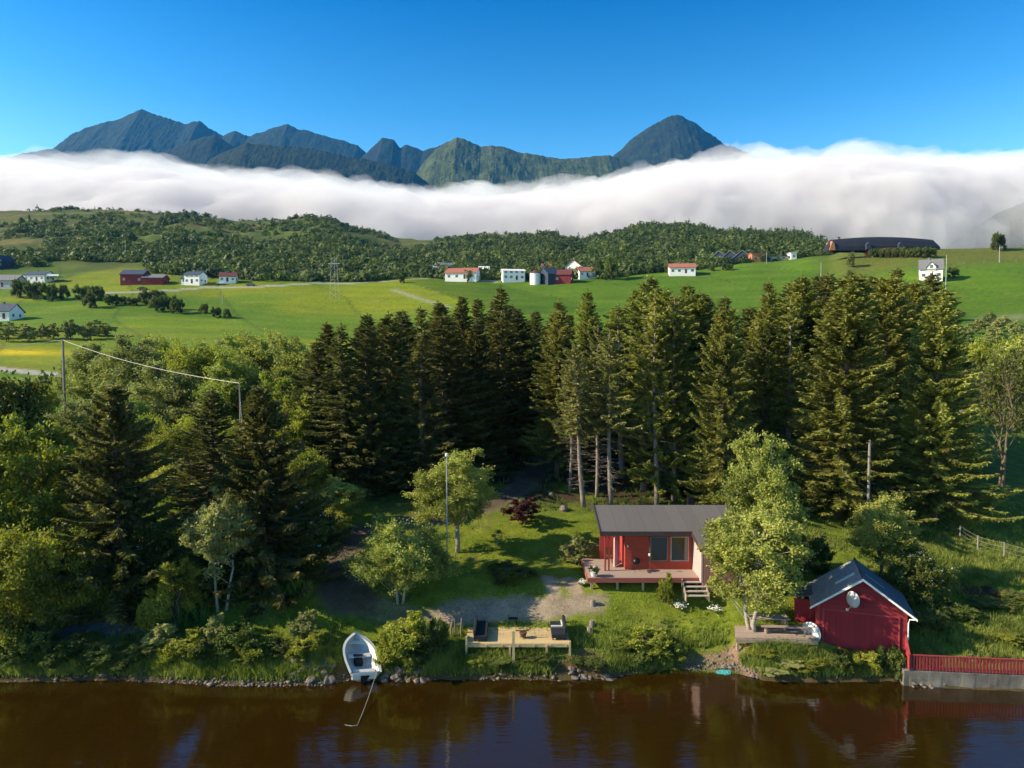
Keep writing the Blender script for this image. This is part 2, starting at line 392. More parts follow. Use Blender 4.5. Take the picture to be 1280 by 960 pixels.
Cg = mixa(Cg, np.array([.16, .08, .05]), np.clip(np.exp(-((Xg-3.9)/.9)**2-((dsh-.9)/.8)**2), 0, 1)*.9)
Cg = mixa(Cg, np.array([.07, .035, .012]), (1-sstep(-.6, -.1, dsh)))
# the farm roads
road_a = [at(-60, 168), at(0, 160), at(60, 152), at(130, 146), at(260, 150), at(420, 158)]
road_b = [at(1120, 118), at(1200, 112), at(1240, 110), at(1300, 108), at(1400, 108)]
farm_road = gp((130,367),(200,364),(250,360),(330,358),(400,354),(470,352),(540,348),(620,352))
farm_path = gp((490,362),(520,372),(560,384))
rd = np.maximum.reduce([1-sstep(1.6, 2.2, dist_poly(Xg, Yg, road_a)), 1-sstep(1.6, 2.2, dist_poly(Xg, Yg, road_b)), 1-sstep(1.3, 2.6, dist_poly(Xg, Yg, farm_road)), .6*(1-sstep(.8, 2.2, dist_poly(Xg, Yg, farm_path)))])
Cg = mixa(Cg, np.array([.33, .31, .27]), rd)

m_ground, nt, out = newmat("ground")
a_ = N(nt, "ShaderNodeAttribute", attribute_name="zone")
nA = noise(nt, .9, 8, .68); nB = noise(nt, 9., 6, .7); nC = noise(nt, .03, 6, .7)
c = mixc(nt, 1., a_.outputs["Color"], ramp(nt, nA, [(.3, (.62,)*3), (.7, (1.3,)*3)]), 'MULTIPLY')
c = mixc(nt, 1., c, ramp(nt, nB, [(.3, (.65,)*3), (.7, (1.3,)*3)]), 'MULTIPLY')
c = mixc(nt, 1., c, ramp(nt, nC, [(.3, (.75,.85,.8)), (.7, (1.2,1.12,1.1))]), 'MULTIPLY')
p = N(nt, "ShaderNodeBsdfPrincipled"); p.inputs["Roughness"].default_value = .95; p.inputs["Specular IOR Level"].default_value = .1
nt.links.new(c, p.inputs["Base Color"]); nt.links.new(bump(nt, nB, .8, .08), p.inputs["Normal"])
nt.links.new(p.outputs[0], out.inputs[0])
V = np.stack([Xg, Yg, Zg], -1).reshape(-1, 3); n_y, n_u = Xg.shape
idx = np.arange(n_y*n_u).reshape(n_y, n_u)
Q = np.stack([idx[:-1,:-1], idx[:-1,1:], idx[1:,1:], idx[1:,:-1]], -1).reshape(-1, 4)
def cell(a): return ((a[:-1,:-1]+a[:-1,1:]+a[1:,1:]+a[1:,:-1])/4).ravel()
is_path = cell(pm) > .5; is_road = (cell(rd) > .5) & ~is_path
def sub(name, sel):
    q = Q[sel]; u, inv = np.unique(q, return_inverse=True)
    me = mesh_np(name, V[u], inv.reshape(q.shape), m_ground, col=Cg.reshape(-1, 3)[u], smooth=True)
    return tag(link(name, me), kind="structure")
sub("ground", ~is_path & ~is_road); sub("gravel_path", is_path); sub("farm_road", is_road)

# ------------------------------------------------------------------ water
m_water, nt, out = newmat("lake_water")
p = N(nt, "ShaderNodeBsdfPrincipled")
p.inputs["Base Color"].default_value = (.020, .0098, .0009, 1); p.inputs["Roughness"].default_value = .03; p.inputs["IOR"].default_value = 1.6
p.inputs["Specular IOR Level"].default_value = .5
n1_ = noise(nt, 1.1, 3, .5, coord="Object", stretch=(.45, 1.6, 1)); n2_ = noise(nt, 5.5, 3, .55, stretch=(.35, 1.5, 1), seed=5.)
b1 = N(nt, "ShaderNodeBump"); b1.inputs["Strength"].default_value = .5; b1.inputs["Distance"].default_value = .026; nt.links.new(n1_, b1.inputs["Height"])
b2 = N(nt, "ShaderNodeBump"); b2.inputs["Strength"].default_value = .35; b2.inputs["Distance"].default_value = .01; nt.links.new(n2_, b2.inputs["Height"]); nt.links.new(b1.outputs[0], b2.inputs["Normal"])
nt.links.new(b2.outputs[0], p.inputs["Normal"])
nt.links.new(p.outputs[0], out.inputs[0])
wx = np.linspace(-1500, 1500, 3); wyy = np.array([-1500., 0, 30, 60.])
WX, WY = np.meshgrid(wx, wyy); Wv = np.stack([WX, WY, np.zeros_like(WX)], -1).reshape(-1, 3); wi = np.arange(WX.size).reshape(WX.shape)
tag(link("water", mesh_np("water", Wv, np.stack([wi[:-1,:-1], wi[:-1,1:], wi[1:,1:], wi[1:,:-1]], -1).reshape(-1, 4), m_water)), kind="structure")

# ------------------------------------------------------------------ mountains
m_rock, nt, out = newmat("mountain_rock")
geo = N(nt, "ShaderNodeNewGeometry"); sx = N(nt, "ShaderNodeSeparateXYZ"); nt.links.new(geo.outputs["Normal"], sx.inputs[0])
nn = noise(nt, .006, 8, .7); nf = noise(nt, .03, 6, .7)
nt_rock = nt
ad = N(nt, "ShaderNodeMath", operation='MULTIPLY_ADD'); nt.links.new(nn, ad.inputs[0]); ad.inputs[1].default_value = .55; nt.links.new(sx.outputs["Z"], ad.inputs[2])
veg = ramp(nt, ad.outputs[0], [(.70, (.0,)*3), (.92, (1,)*3)])
rock = ramp(nt, nf, [(.3, (.006, .009, .015)), (.7, (.022, .023, .028))]); moss = ramp(nt, nf, [(.3, (.010, .018, .012)), (.7, (.034, .044, .022))])
c = mixc(nt, veg, rock, moss)
p = N(nt, "ShaderNodeBsdfPrincipled"); p.inputs["Roughness"].default_value = .95; p.inputs["Specular IOR Level"].default_value = .1
nt.links.new(c, p.inputs["Base Color"]); nt.links.new(bump(nt, nf, 1., 14.), p.inputs["Normal"]); nt.links.new(p.outputs[0], out.inputs[0])
m_slope, nt, out = newmat("green_mountain_slope")
n1_ = noise(nt, .012, 8, .68); n2_ = noise(nt, .05, 6, .7, seed=3.)
c = mixc(nt, ramp(nt, n2_, [(.35, (0,)*3), (.6, (1,)*3)]), ramp(nt, n1_, [(.35, (.022, .024, .02)), (.6, (.05, .052, .035))]), ramp(nt, n1_, [(.35, (.035, .06, .012)), (.65, (.10, .125, .030))]))
p = N(nt, "ShaderNodeBsdfPrincipled"); p.inputs["Roughness"].default_value = .95; p.inputs["Specular IOR Level"].default_value = .1
nt.links.new(c, p.inputs["Base Color"]); nt.links.new(bump(nt, n2_, 1., 12.), p.inputs["Normal"]); nt.links.new(p.outputs[0], out.inputs[0])
def mountain(name, pts, Yc, width, seed, rough=1., zb=60., mat=None):
    x0, x1 = pts[0][0], pts[-1][0]
    nu_ = int((x1-x0)*1.6)+8; nv_ = 150
    px = np.linspace(x0, x1, nu_); tt = np.linspace(-1, .6, nv_)
    PX, T = np.meshgrid(px, tt)
    rows = np.interp(PX, [q[0] for q in pts], [q[1] for q in pts])
    Yv = Yc+T*width
    zc = row_to_z(rows, np.full_like(rows, Yc))
    X = (PX-640)/F*Yc
    fall = np.clip(1-np.abs(T), 0, 1)**1.15
    Z = zb+(zc-zb)*fall
    s = width/3.2
    wx_ = .35*fbm(X/s, Yv/s, 3, seed+5)
    g = .6*ridged(X/s*1.5+wx_, Yv/s*1.0+wx_*2, 7, seed, .6)+.4*ridged(X/s*3.7+wx_, Yv/s*3.4, 5, seed+3, .6)-.70
    edge = sstep(0, .16, np.abs(T))
    Z = Z+g*width*.12*rough*edge*fall**.4+fbm(X/s*8, Yv/s*8, 4, seed+9, .6)*width*.012*rough
    Z = Z+(ridged(X/s*14, Yv/s*9, 4, seed+2, .6)-.6)*width*.012*rough*sstep(.9, .3, np.abs(T))
    Z = np.where(Z < zb-20, zb-20, Z)
    i = np.arange(Z.size).reshape(Z.shape)
    me = mesh_np(name, np.stack([X, Yv, Z], -1).reshape(-1, 3), np.stack([i[:-1,:-1], i[:-1,1:], i[1:,1:], i[1:,:-1]], -1).reshape(-1, 4), mat or m_rock, smooth=True)
    return tag(link(name, me), kind="structure")
mountain("mountain_ridge", [(-160,250),(-60,215),(40,191),(75,186),(100,166),(130,155),(155,150),(185,136),(210,145),(240,155),(256,150),(270,161),(285,169),(300,163),(315,171),(330,166),(350,158),(365,155),(375,160),(390,164),(420,172),(450,181),(466,196),(500,230),(540,260)], 5200, 1700, 3, .55)
mountain("mountain_ridge", [(430,250),(456,196),(466,186),(480,172),(495,175),(502,185),(510,181),(530,188),(545,184),(560,178),(600,200),(660,240)], 4700, 1200, 13, .6)
mountain("mountain_ridge", [(500,250),(530,205),(545,188),(560,177),(572,171),(590,178),(602,184),(615,181),(630,183),(650,191),(700,198),(735,196),(760,194),(790,207),(850,240),(900,270)], 3600, 1300, 23, .6, mat=m_slope)
mountain("mountain_ridge", [(140,250),(185,192),(215,188),(250,174),(275,168),(300,184),(340,210),(400,250)], 3900, 900, 33, .6)
mountain("mountain_ridge", [(220,260),(270,196),(300,184),(315,178),(335,181),(380,184),(440,196),(480,202),(520,216),(540,232),(580,262)], 3100, 900, 43, .65)
mountain("mountain_ridge", [(690,270),(745,215),(768,192),(785,176),(800,165),(822,150),(836,143),(850,146),(862,152),(880,165),(905,182),(925,187),(980,215),(1060,260)], 4400, 1500, 53, .7)
mountain("mountain_ridge", [(1150,330),(1190,300),(1215,282),(1240,266),(1280,250),(1340,232),(1420,210),(1560,180)], 1228, 110, 63, .8)

# ------------------------------------------------------------------ the bank of low cloud
m_fog, nt, out = newmat("low_cloud")
pv = N(nt, "ShaderNodeVolumePrincipled"); pv.inputs["Color"].default_value = FOG_C; pv.inputs["Density"].default_value = FOG_D; pv.inputs["Anisotropy"].default_value = FOG_G
nt.links.new(pv.outputs[0], out.inputs["Volume"])
_top = lerp_pts([(-500,210),(-100,212),(0,214),(100,219),(160,221),(205,210),(240,216),(280,226),(330,231),(400,235),(480,243),(540,252),(600,253),(680,248),(730,240),(770,230),(820,219),(880,211),(920,208),(1000,208),(1100,210),(1200,212),(1280,213),(1800,215)])
def fogbank(m_fog, lift=0., push=0., seed=0):
    # cross-section ring: bottom front, front face bulging, rounded top, back, bottom
    px = np.linspace(-420, 1760, 420)
    ang = np.linspace(math.pi, 0, 46)       # front to back over the top
    Yc, hw = 1750., 560.
    PX, A = np.meshgrid(px, ang)
    top = row_to_z(_top(PX), np.full_like(PX, Yc-hw*.35))
    zb = 130.
    ca, sa = np.cos(A), np.sin(A)
    Yv = Yc+hw*np.sign(ca)*np.abs(ca)**.8; Z = zb+(top-zb)*np.abs(sa)**.55
    X = (PX-640)/F*1550
    nz = fbm(X/260, (Yv+Z)/200, 5, 71, .55); nz2 = fbm(X/70, (Yv*.7+Z*1.4)/60, 5, 73+seed, .62); nz3 = ridged(X/420, (Yv+Z)/160, 4, 75+seed)-.6
    Z = Z+sa*(18*nz+(18+lift*1.1)*nz2+(18+lift*.8)*nz3+lift)
    Yv = Yv+ca*(-1)*(-45*nz-48*nz2-30*nz3)-push*(ca < 0)
    top_v = np.stack([X, Yv, Z], -1)
    n_a, n_p = PX.shape
    bot = np.stack([X[[0,-1]], Yv[[0,-1]], np.full((2, n_p), zb-60)], -1)
    ring = np.concatenate([bot[:1], top_v, bot[1:]], 0); m = ring.shape[0]
    i = np.arange(m*n_p).reshape(m, n_p)
    q = [np.stack([i[:-1,:-1], i[:-1,1:], i[1:,1:], i[1:,:-1]], -1).reshape(-1, 4), np.stack([i[-1,:-1], i[-1,1:], i[0,1:], i[0,:-1]], -1)]
    v = ring.reshape(-1, 3)
    # end caps
    v = np.concatenate([v, [ring[:,0].mean(0)], [ring[:,-1].mean(0)]]); L, Rr = len(v)-2, len(v)-1
    caps = [(L, i[a,0], i[(a+1)%m,0], i[(a+1)%m,0]) for a in range(m)]+[(Rr, i[(a+1)%m,-1], i[a,-1], i[a,-1]) for a in range(m)]
    me = bpy.data.meshes.new("low_cloud")
    fs = [tuple(f) for a in q for f in a.tolist()]+[tuple(dict.fromkeys(c)) for c in caps]
    me.from_pydata(v.tolist(), [], fs); me.materials.append(m_fog)
    return tag(link("low_cloud", me), label="long white bank of low cloud lying between the hills and the mountains" if lift == 0 else "thin veil of mist round the bank of low cloud", kind="stuff")
if FOG:
    fogbank(m_fog)
    m_veil, nt, out = newmat("cloud_veil"); pv = N(nt, "ShaderNodeVolumePrincipled"); pv.inputs["Color"].default_value = (1, 1, 1, 1); pv.inputs["Density"].default_value = VEIL_D; nt.links.new(pv.outputs[0], out.inputs["Volume"])
    fogbank(m_veil, 13., 40., 11)
if HAZE:
    m_haze, nt, out = newmat("haze")
    pv = N(nt, "ShaderNodeVolumePrincipled"); pv.inputs["Color"].default_value = (.05, .40, 1., 1); pv.inputs["Density"].default_value = HAZE_D
    pv.inputs["Anisotropy"].default_value = .1
    nt.links.new(pv.outputs[0], out.inputs["Volume"])
    tag(MB().box(-13000, 13000, -1600, 12500, -4, 1750).build("haze", m_haze), kind="stuff")
# ------------------------------------------------------------------ vegetation prototypes
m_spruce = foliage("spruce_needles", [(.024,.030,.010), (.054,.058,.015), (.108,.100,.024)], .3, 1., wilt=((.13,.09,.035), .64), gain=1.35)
m_spruce_lit = foliage("spruce_needles_sunlit", [(.038,.050,.011), (.086,.094,.019), (.155,.148,.032)], .35, 4., wilt=((.17,.13,.05), .64), gain=1.5)  # lighter copy of the needles, sunlight on the stand mixed into the colour
m_pine = foliage("pale_spruce_needles", [(.06,.065,.02), (.12,.125,.035), (.20,.19,.06)], .3, 7.)
m_birch = foliage("birch_leaves", [(.065,.085,.016), (.135,.155,.030), (.225,.23,.06)], .38, 11., gain=1.3)
m_willow = foliage("willow_leaves", [(.070,.080,.026), (.135,.142,.046), (.21,.21,.08)], .35, 13., gain=1.35)
m_green = foliage("green_leaves", [(.045,.060,.009), (.105,.122,.016), (.185,.19,.030)], .42, 17., gain=1.35)
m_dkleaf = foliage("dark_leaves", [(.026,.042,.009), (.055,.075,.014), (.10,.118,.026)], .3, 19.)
m_redleaf = foliage("purple_leaves", [(.03,.008,.010), (.055,.014,.016), (.09,.03,.03)], .25, 23.)
m_bark = simple("spruce_bark", (.13,.09,.065), .95, .35, 4., stretch=(3,3,.6), bs=.6, bd=.03)
m_bark_pale = simple("pale_dead_bark", (.22,.18,.155), .95, .3, 5., stretch=(3,3,.6), bs=.5, bd=.02)
m_bark_birch = simple("birch_bark", (.30,.27,.23), .85, .45, 3.5, stretch=(1,1,2.5), bs=.3)
m_bark_leaf = simple("brown_bark", (.15,.115,.08), .95, .35, 4., stretch=(2,2,.6), bs=.5, bd=.02)
m_flower = simple("white_blossom", (.75,.76,.68), .8, .1, 5., bs=0)

def quads(c, d, wv, L, W):
    """rhombic blades: centre c, long axis d, wide axis wv"""
    c = np.asarray(c); d = d/np.linalg.norm(d, axis=1, keepdims=True); wv = wv-d*(d*wv).sum(1, keepdims=True); wv = wv/(np.linalg.norm(wv, axis=1, keepdims=True)+1e-9)
    L = np.asarray(L).reshape(-1, 1)/2; W = np.asarray(W).reshape(-1, 1)/2
    v = np.stack([c-d*L, c+wv*W-d*L*.1, c+d*L, c-wv*W-d*L*.1], 1).reshape(-1, 3)
    f = np.arange(len(v)).reshape(-1, 4); return v, f
def tube_np(pts, rad, n=6):
    m = MB(); m.tube(pts, rad, n, cap=False); return m
def spruce(seed, h=20., r=3.4, bare=.06, step=.40, nb=6, mat=None, trunk_mat=None, droop=.28, dead=0, jag=.35, fill=1., power=.8):
    g = np.random.default_rng(seed)
    z0 = bare*h; tk = MB()
    lean = g.normal(0, .012, 2)
    cx = lambda z: np.array([lean[0]*z+.06*math.sin(z*.5+seed), lean[1]*z+.06*math.cos(z*.43+seed), z])
    zs = np.linspace(-.4, h, 14); tk.tube([cx(z) for z in zs], [max(.02, .011*h*(1-max(z, 0)/h)**.85+.015) for z in zs], 8)
    C, D, Wv, LL, WW, T = [], [], [], [], [], []
    z = z0
    bump_az = g.uniform(0, 6.28, 4)
    while z < h-.25:
        t = (z-z0)/(h-z0)
        Lz = r*(1-t)**power*(.75+.25*min(1, t/.12+.3))+.18
        k = max(3, int(round(nb*(1-.35*t))))
        a0 = g.uniform(0, 6.28)
        for j in range(k):
            if g.random() < .06: continue
            az = a0+j*6.283/k+g.normal(0, .18)
            L = Lz*(1-jag+g.random()*jag*1.35)*(1+.17*math.sin(az*2+z*.2+bump_az[0])+.14*math.sin(az*3+z*.55+bump_az[1]))
            el = -.28+.85*t+g.normal(0, .21)
            base = cx(z+g.uniform(-.5, .5)*step); hd = np.array([math.cos(az), math.sin(az), 0.]); side = np.array([-hd[1], hd[0], 0.])
            n = max(3, int(L/.085*fill))
            s = (np.arange(n)+g.random(n))/n; s = .16+.84*s; s[-1] = 1.
            pos = lambda q: base+hd*(L*q*math.cos(el))[:, None]+np.array([0, 0, 1.])*(L*(q*math.sin(el)-droop*q*(1-q)*1.7*(1-t)+.12*q*q))[:, None]
            pc = pos(s)
            if L > .8:
                pb = pos(np.array([0, .35, .7, .98])); tk.tube(list(pb), [.035*L**.6*.5+.012, .02*L**.5+.008, .012, .006], 4, cap=False)
            for sg in (-1, 1):
                tl = (.20+.36*L*.33*(1-s)+.12*g.random(n))*(1-.45*np.abs(s-.55))
                dirv = hd*(.75+.25*g.random(n))[:, None]+side*(sg*(.75+.35*g.random(n)))[:, None]+np.array([0,0,1.])*(g.normal(-.2, .3, n))[:, None]
                dirv /= np.linalg.norm(dirv, axis=1, keepdims=True)
                C.append(pc+dirv*tl[:, None]*.5); D.append(dirv); Wv.append(np.stack([g.normal(0,.5,n), g.normal(0,.5,n), g.normal(.0,.7,n)], 1)+side*.4); LL.append(tl*1.15); WW.append(.10+.06*g.random(n)); T.append(np.clip(g.normal(.45, .22, n)+.25*(s-.6), 0, 1))
            up = hd+np.array([0,0,.1])+g.normal(0, .25, (n, 3))
            C.append(pc); D.append(up); Wv.append(g.normal(0, .6, (n, 3))+np.array([0,0,.5])); LL.append(np.full(n, .28)); WW.append(.11+.06*g.random(n)); T.append(np.clip(g.normal(.5, .22, n), 0, 1))
            # hanging twigs
            hg = np.array([0,0,-1.])+g.normal(0, .35, (n, 3)); hl = .12+.22*g.random(n)
            C.append(pc+hg*hl[:, None]*.5); D.append(hg); Wv.append(g.normal(0, 1, (n, 3))); LL.append(hl); WW.append(.09+.05*g.random(n)); T.append(np.clip(g.normal(.3, .2, n), 0, 1))
        z += step*(.8+.4*g.random())*(1-.35*t)
    # leader
    n = 14; q = np.linspace(0, 1, n)
    C.append(cx(h-.5)+np.stack([g.normal(0,.03,n), g.normal(0,.03,n), q*.8], 1)); D.append(np.stack([g.normal(0,.5,n), g.normal(0,.5,n), np.full(n, .9)], 1)); Wv.append(g.normal(0, 1, (n, 3))); LL.append(np.full(n, .3)); WW.append(np.full(n, .08)); T.append(np.full(n, .5))
    for _ in range(dead):   # bare dead branches on the clear trunk
        z = g.uniform(.12*h, z0+.05*h); az = g.uniform(0, 6.28); L = g.uniform(.5, 1.9)*(.5+.6*z/(z0+1)); b = cx(z)
        d = np.array([math.cos(az), math.sin(az), g.normal(.0, .12)])
        e = b+d*L; tk.tube([b, b+d*L*.5+np.array([0,0,-.04]), e+np.array([0,0,-.12])], [.022, .013, .005], 3, cap=False)
        for _k in range(3):
            q = g.uniform(.35, .95); p0 = b+d*L*q; sd = np.array([-d[1], d[0], 0])*g.choice([-1, 1]); tk.tube([p0, p0+(d*.5+sd)*L*.28+np.array([0,0,-.05])], [.008, .003], 3, cap=False)
    v, f = quads(np.concatenate(C), np.concatenate(D), np.concatenate(Wv), np.concatenate(LL), np.concatenate(WW))
    crown = mesh_np("crown", v, f, mat, tint=np.concatenate(T))
    tm = mesh_from(tk, "trunk", trunk_mat)
    R_ = np.percentile(np.hypot(v[:, 0], v[:, 1]), 97)
    return dict(crown=crown, trunk=tm, h=h, r=float(R_))
def mesh_from(mb, name, mat):
    me = bpy.data.meshes.new(name); me.from_pydata(mb.v, [], mb.f); me.update()
    if mat: me.materials.append(mat)
    me.polygons.foreach_set("use_smooth", np.ones(len(me.polygons), bool)); return me
def broadleaf(seed, h=8., r=2.6, base=.25, n=9000, leaf=.13, mat=None, bark=None, clumps=42, spread=.42, stems=1, flat=1., flowers=None, lobes=None, upward=.2, trunkr=None, droopy=0.):
    g = np.random.default_rng(seed); tk = MB()
    zc = h*(base+1)/2; hz_ = h*(1-base)/2
    tr = trunkr or .016*h+.02
    cs = []
    k = 0
    while len(cs) < clumps and k < 6000:
        k += 1
        d = g.normal(0, 1, 3); d /= np.linalg.norm(d); rad = g.uniform(.15, 1)**.45
        w = .86+.18*math.sin(3*math.atan2(d[1], d[0])+seed)+.12*math.sin(5*d[2]+seed*2)
        p = np.array([d[0]*r*w*rad, d[1]*r*w*rad, zc+d[2]*hz_*rad*w*flat])
        tz = (p[2]-base*h)/(h*(1-base))
        lim = r*(1.05-.55*max(0, tz-.35)/.65) if tz < 1 else 0
        if lobes: lim *= lobes(math.atan2(p[1], p[0]), tz)
        if math.hypot(p[0], p[1]) > lim or p[2] < base*h*.8: continue
        if all(np.linalg.norm(p-c) > spread*.5*r/2.2 for c in cs): cs.append(p)
    roots = []
    for s_ in range(stems):
        a = g.uniform(0, 6.28); off = np.array([math.cos(a), math.sin(a), 0])*(.0 if stems == 1 else g.uniform(.15, .22*r)); ln = g.normal(0, .04*h, 2)
        top = np.array([off[0]*1.6+ln[0], off[1]*1.6+ln[1], h*(.78 if stems == 1 else g.uniform(.55, .8))])
        bz = np.array([off[0]*.4, off[1]*.4, -.3]); pts = [bz+(top-bz)*q+np.array([g.normal(0, .02*h*q), g.normal(0, .02*h*q), 0]) for q in np.linspace(0, 1, 7)]
        tk.tube(pts, [max(.012, tr*(1-.85*q)/(stems**.35)) for q in np.linspace(0, 1, 7)], 7); roots.append(pts)
    C, D, Wv, T, fl = [], [], [], [], []
    per = max(8, int(n/len(cs)))
    for c in cs:
        pts = roots[g.integers(len(roots))]
        j = int(np.clip(np.searchsorted([q[2] for q in pts], c[2]-.35*math.hypot(c[0], c[1]))-1, 1, 5)); b = np.array(pts[j])
        mid = (b+c)/2+np.array([g.normal(0,.12), g.normal(0,.12), .10*np.linalg.norm(c-b)*(1-droopy)])
        tk.tube([b, mid, c], [tr*.20/(stems**.3)+.004, tr*.11+.004, .006], 4, cap=False)
        sz = spread*r/2.2*g.uniform(.7, 1.35); nt_ = 8; tone = g.normal(0, .1)
        for q in range(nt_):
            dv = g.normal(0, 1, 3); dv[2] = dv[2]*.7+upward-droopy*.8; dv /= np.linalg.norm(dv); e = c+dv*sz*g.uniform(.7, 1.5)
            tk.tube([c, e], [.005, .002], 3, cap=False)
            m_ = per//nt_; s_ = g.uniform(.15, 1.12, m_)[:, None]; jit = g.normal(0, sz*.24, (m_, 3))
            C.append(c+(e-c)*s_+jit); D.append(g.normal(0, 1, (m_, 3))+dv*.8-np.array([0,0,droopy])); Wv.append(g.normal(0, 1, (m_, 3))*np.array([1,1,.5])); T.append(np.clip(g.normal(.48+tone, .2, m_), 0, 1))
            if flowers and g.random() < flowers and c[2] > base*h+.25*(h-base*h): fl.append(e)
    C = np.concatenate(C); L = leaf*(.7+.6*g.random(len(C)))
    v, f = quads(C, np.concatenate(D), np.concatenate(Wv), L, L*.62)
    out = dict(crown=mesh_np("crown", v, f, mat, tint=np.concatenate(T)), trunk=mesh_from(tk, "trunk", bark), h=float(np.percentile(v[:, 2], 99.5)), r=float(np.percentile(np.hypot(v[:, 0], v[:, 1]), 99)))
    if fl:
        fl = np.array(fl); m_ = 10; c = np.repeat(fl, m_, 0)+g.normal(0, .05, (len(fl)*m_, 3))
        v, f = quads(c, g.normal(0, 1, c.shape), g.normal(0, 1, c.shape), np.full(len(c), .07), np.full(len(c), .06))
        out["blossom"] = mesh_np("blossom", v, f, m_flower)
    return out
PR = dict(
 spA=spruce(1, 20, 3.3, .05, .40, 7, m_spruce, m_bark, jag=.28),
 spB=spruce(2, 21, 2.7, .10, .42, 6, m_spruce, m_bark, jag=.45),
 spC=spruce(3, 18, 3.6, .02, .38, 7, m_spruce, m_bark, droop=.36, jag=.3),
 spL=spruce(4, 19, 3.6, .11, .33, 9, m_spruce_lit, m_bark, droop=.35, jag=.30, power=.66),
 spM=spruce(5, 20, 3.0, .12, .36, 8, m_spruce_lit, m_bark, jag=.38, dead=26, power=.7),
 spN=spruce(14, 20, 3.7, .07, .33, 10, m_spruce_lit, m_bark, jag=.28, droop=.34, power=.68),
 spS=spruce(6, 12, 3.6, .01, .30, 8, m_spruce, m_bark, droop=.34, jag=.35, power=.78, fill=1.3),
 pnA=spruce(8, 17, 2.1, .46, .34, 6, m_pine, m_bark_pale, jag=.55, dead=90, power=.55),
 pnB=spruce(9, 18, 1.9, .40, .36, 5, m_spruce_lit, m_bark_pale, jag=.6, dead=70, power=.6),
 biA=broadleaf(21, 8.5, 2.5, .22, 46000, .135, m_birch, m_bark_birch, 120, .36),
 biB=broadleaf(22, 7.5, 2.5, .20, 44000, .135, m_birch, m_bark_birch, 120, .36, stems=2),
 biD=broadleaf(36, 6.0, 3.0, .10, 46000, .13, m_birch, m_bark_birch, 130, .36, stems=2),
 biC=broadleaf(23, 5.5, 1.8, .30, 20000, .12, m_willow, m_bark_birch, 60, .36, stems=2),
 wiA=broadleaf(24, 8, 3.0, .12, 26000, .18, m_willow, m_bark_leaf, 90, .42, stems=3),
 wiB=broadleaf(25, 7, 3.2, .08, 26000, .18, m_green, m_bark_leaf, 90, .42, stems=3),
 wiC=broadleaf(26, 9, 2.7, .15, 26000, .18, m_birch, m_bark_leaf, 90, .42, stems=2),
 grA=broadleaf(27, 7, 2.4, .15, 20000, .18, m_green, m_bark_leaf, 50, .44, stems=2),
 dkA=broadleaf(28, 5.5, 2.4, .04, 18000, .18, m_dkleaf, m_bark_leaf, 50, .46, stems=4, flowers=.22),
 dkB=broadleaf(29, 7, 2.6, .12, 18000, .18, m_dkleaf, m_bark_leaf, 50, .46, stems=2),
 buA=broadleaf(30, 2.2, 1.4, .0, 9000, .14, m_green, m_bark_leaf, 34, .40, stems=5),
 buB=broadleaf(31, 1.8, 1.5, .0, 9000, .14, m_dkleaf, m_bark_leaf, 34, .40, stems=5),
 buC=broadleaf(32, 2.6, 1.0, .0, 8000, .13, m_willow, m_bark_leaf, 30, .36, stems=4),
 rdA=broadleaf(33, 2.4, 1.2, .12, 8000, .13, m_redleaf, m_bark_leaf, 30, .38, stems=2),
 sap=broadleaf(34, 1.6, .45, .30, 420, .09, m_birch, m_bark_birch, 9, .7, stems=1, trunkr=.02),
 bare=broadleaf(35, 7, 2.6, .25, 4200, .15, m_dkleaf, m_bark_leaf, 55, .55, stems=2),
)
def plant(kind, name, cat, px, Y, top, wpx=None, label=None, group=None, rz=None, x=None, hh=None, rr=None, sink=0.):
    X, Yy, Z = at(px, Y)
    pr = PR[kind]
    h = hh if hh else row_to_z(top, Y)-Z
    sz = h/pr['h']; sx = (wpx/F*(Y+.8)/2/pr['r']) if wpx else (rr/pr['r'] if rr else sz)
    e = thing(name, label, cat, (X, Yy, Z-sink), random.uniform(0, 6.28) if rz is None else rz, group)
    e.rotation_euler = (random.gauss(0, .018), random.gauss(0, .018), e.rotation_euler.z); sy = random.uniform(.88, 1.12)
    for part in ("trunk", "crown", "blossom"):
        if part in pr:
            o = link(part, pr[part], e); o.scale = (sx, sx*sy, sz)
    return e
# ------------------------------------------------------------------ the trees, each at its own place
G_ST = "dark spruces of the stand behind the clearing"
G_SR = "spruces of the stand behind the cabin"
def sp(kind, px, Y, top, w, label, group=None): plant(kind, "spruce_tree", "spruce", px, Y, top, w, label, group)
sp('spS', 150, 41., 482, 185, "broad rust-tinged spruce standing behind the white-flowered bushes on the left bank")
sp('spS', 335, 42.6, 483, 175, "broad dark spruce behind the slender two-stemmed birch on the left bank")
sp('spC', 262, 52, 487, 120, "brownish spruce half hidden between the two broad front spruces")
dkl = "tall dark spruce in the shaded stand left of the forest parking spot"
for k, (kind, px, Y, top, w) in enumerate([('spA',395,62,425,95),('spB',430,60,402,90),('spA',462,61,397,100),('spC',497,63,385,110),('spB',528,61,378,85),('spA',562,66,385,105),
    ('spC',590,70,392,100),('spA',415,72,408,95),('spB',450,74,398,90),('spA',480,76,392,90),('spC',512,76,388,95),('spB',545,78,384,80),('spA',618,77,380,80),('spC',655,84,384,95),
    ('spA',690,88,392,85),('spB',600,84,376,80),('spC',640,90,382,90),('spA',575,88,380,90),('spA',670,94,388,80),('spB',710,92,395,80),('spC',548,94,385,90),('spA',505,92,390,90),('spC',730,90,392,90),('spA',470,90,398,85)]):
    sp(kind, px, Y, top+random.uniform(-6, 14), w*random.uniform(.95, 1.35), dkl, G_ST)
sp('spB', 630, 74, 360, 105, "tall dark spruce whose tip stands just left of the farm silo")
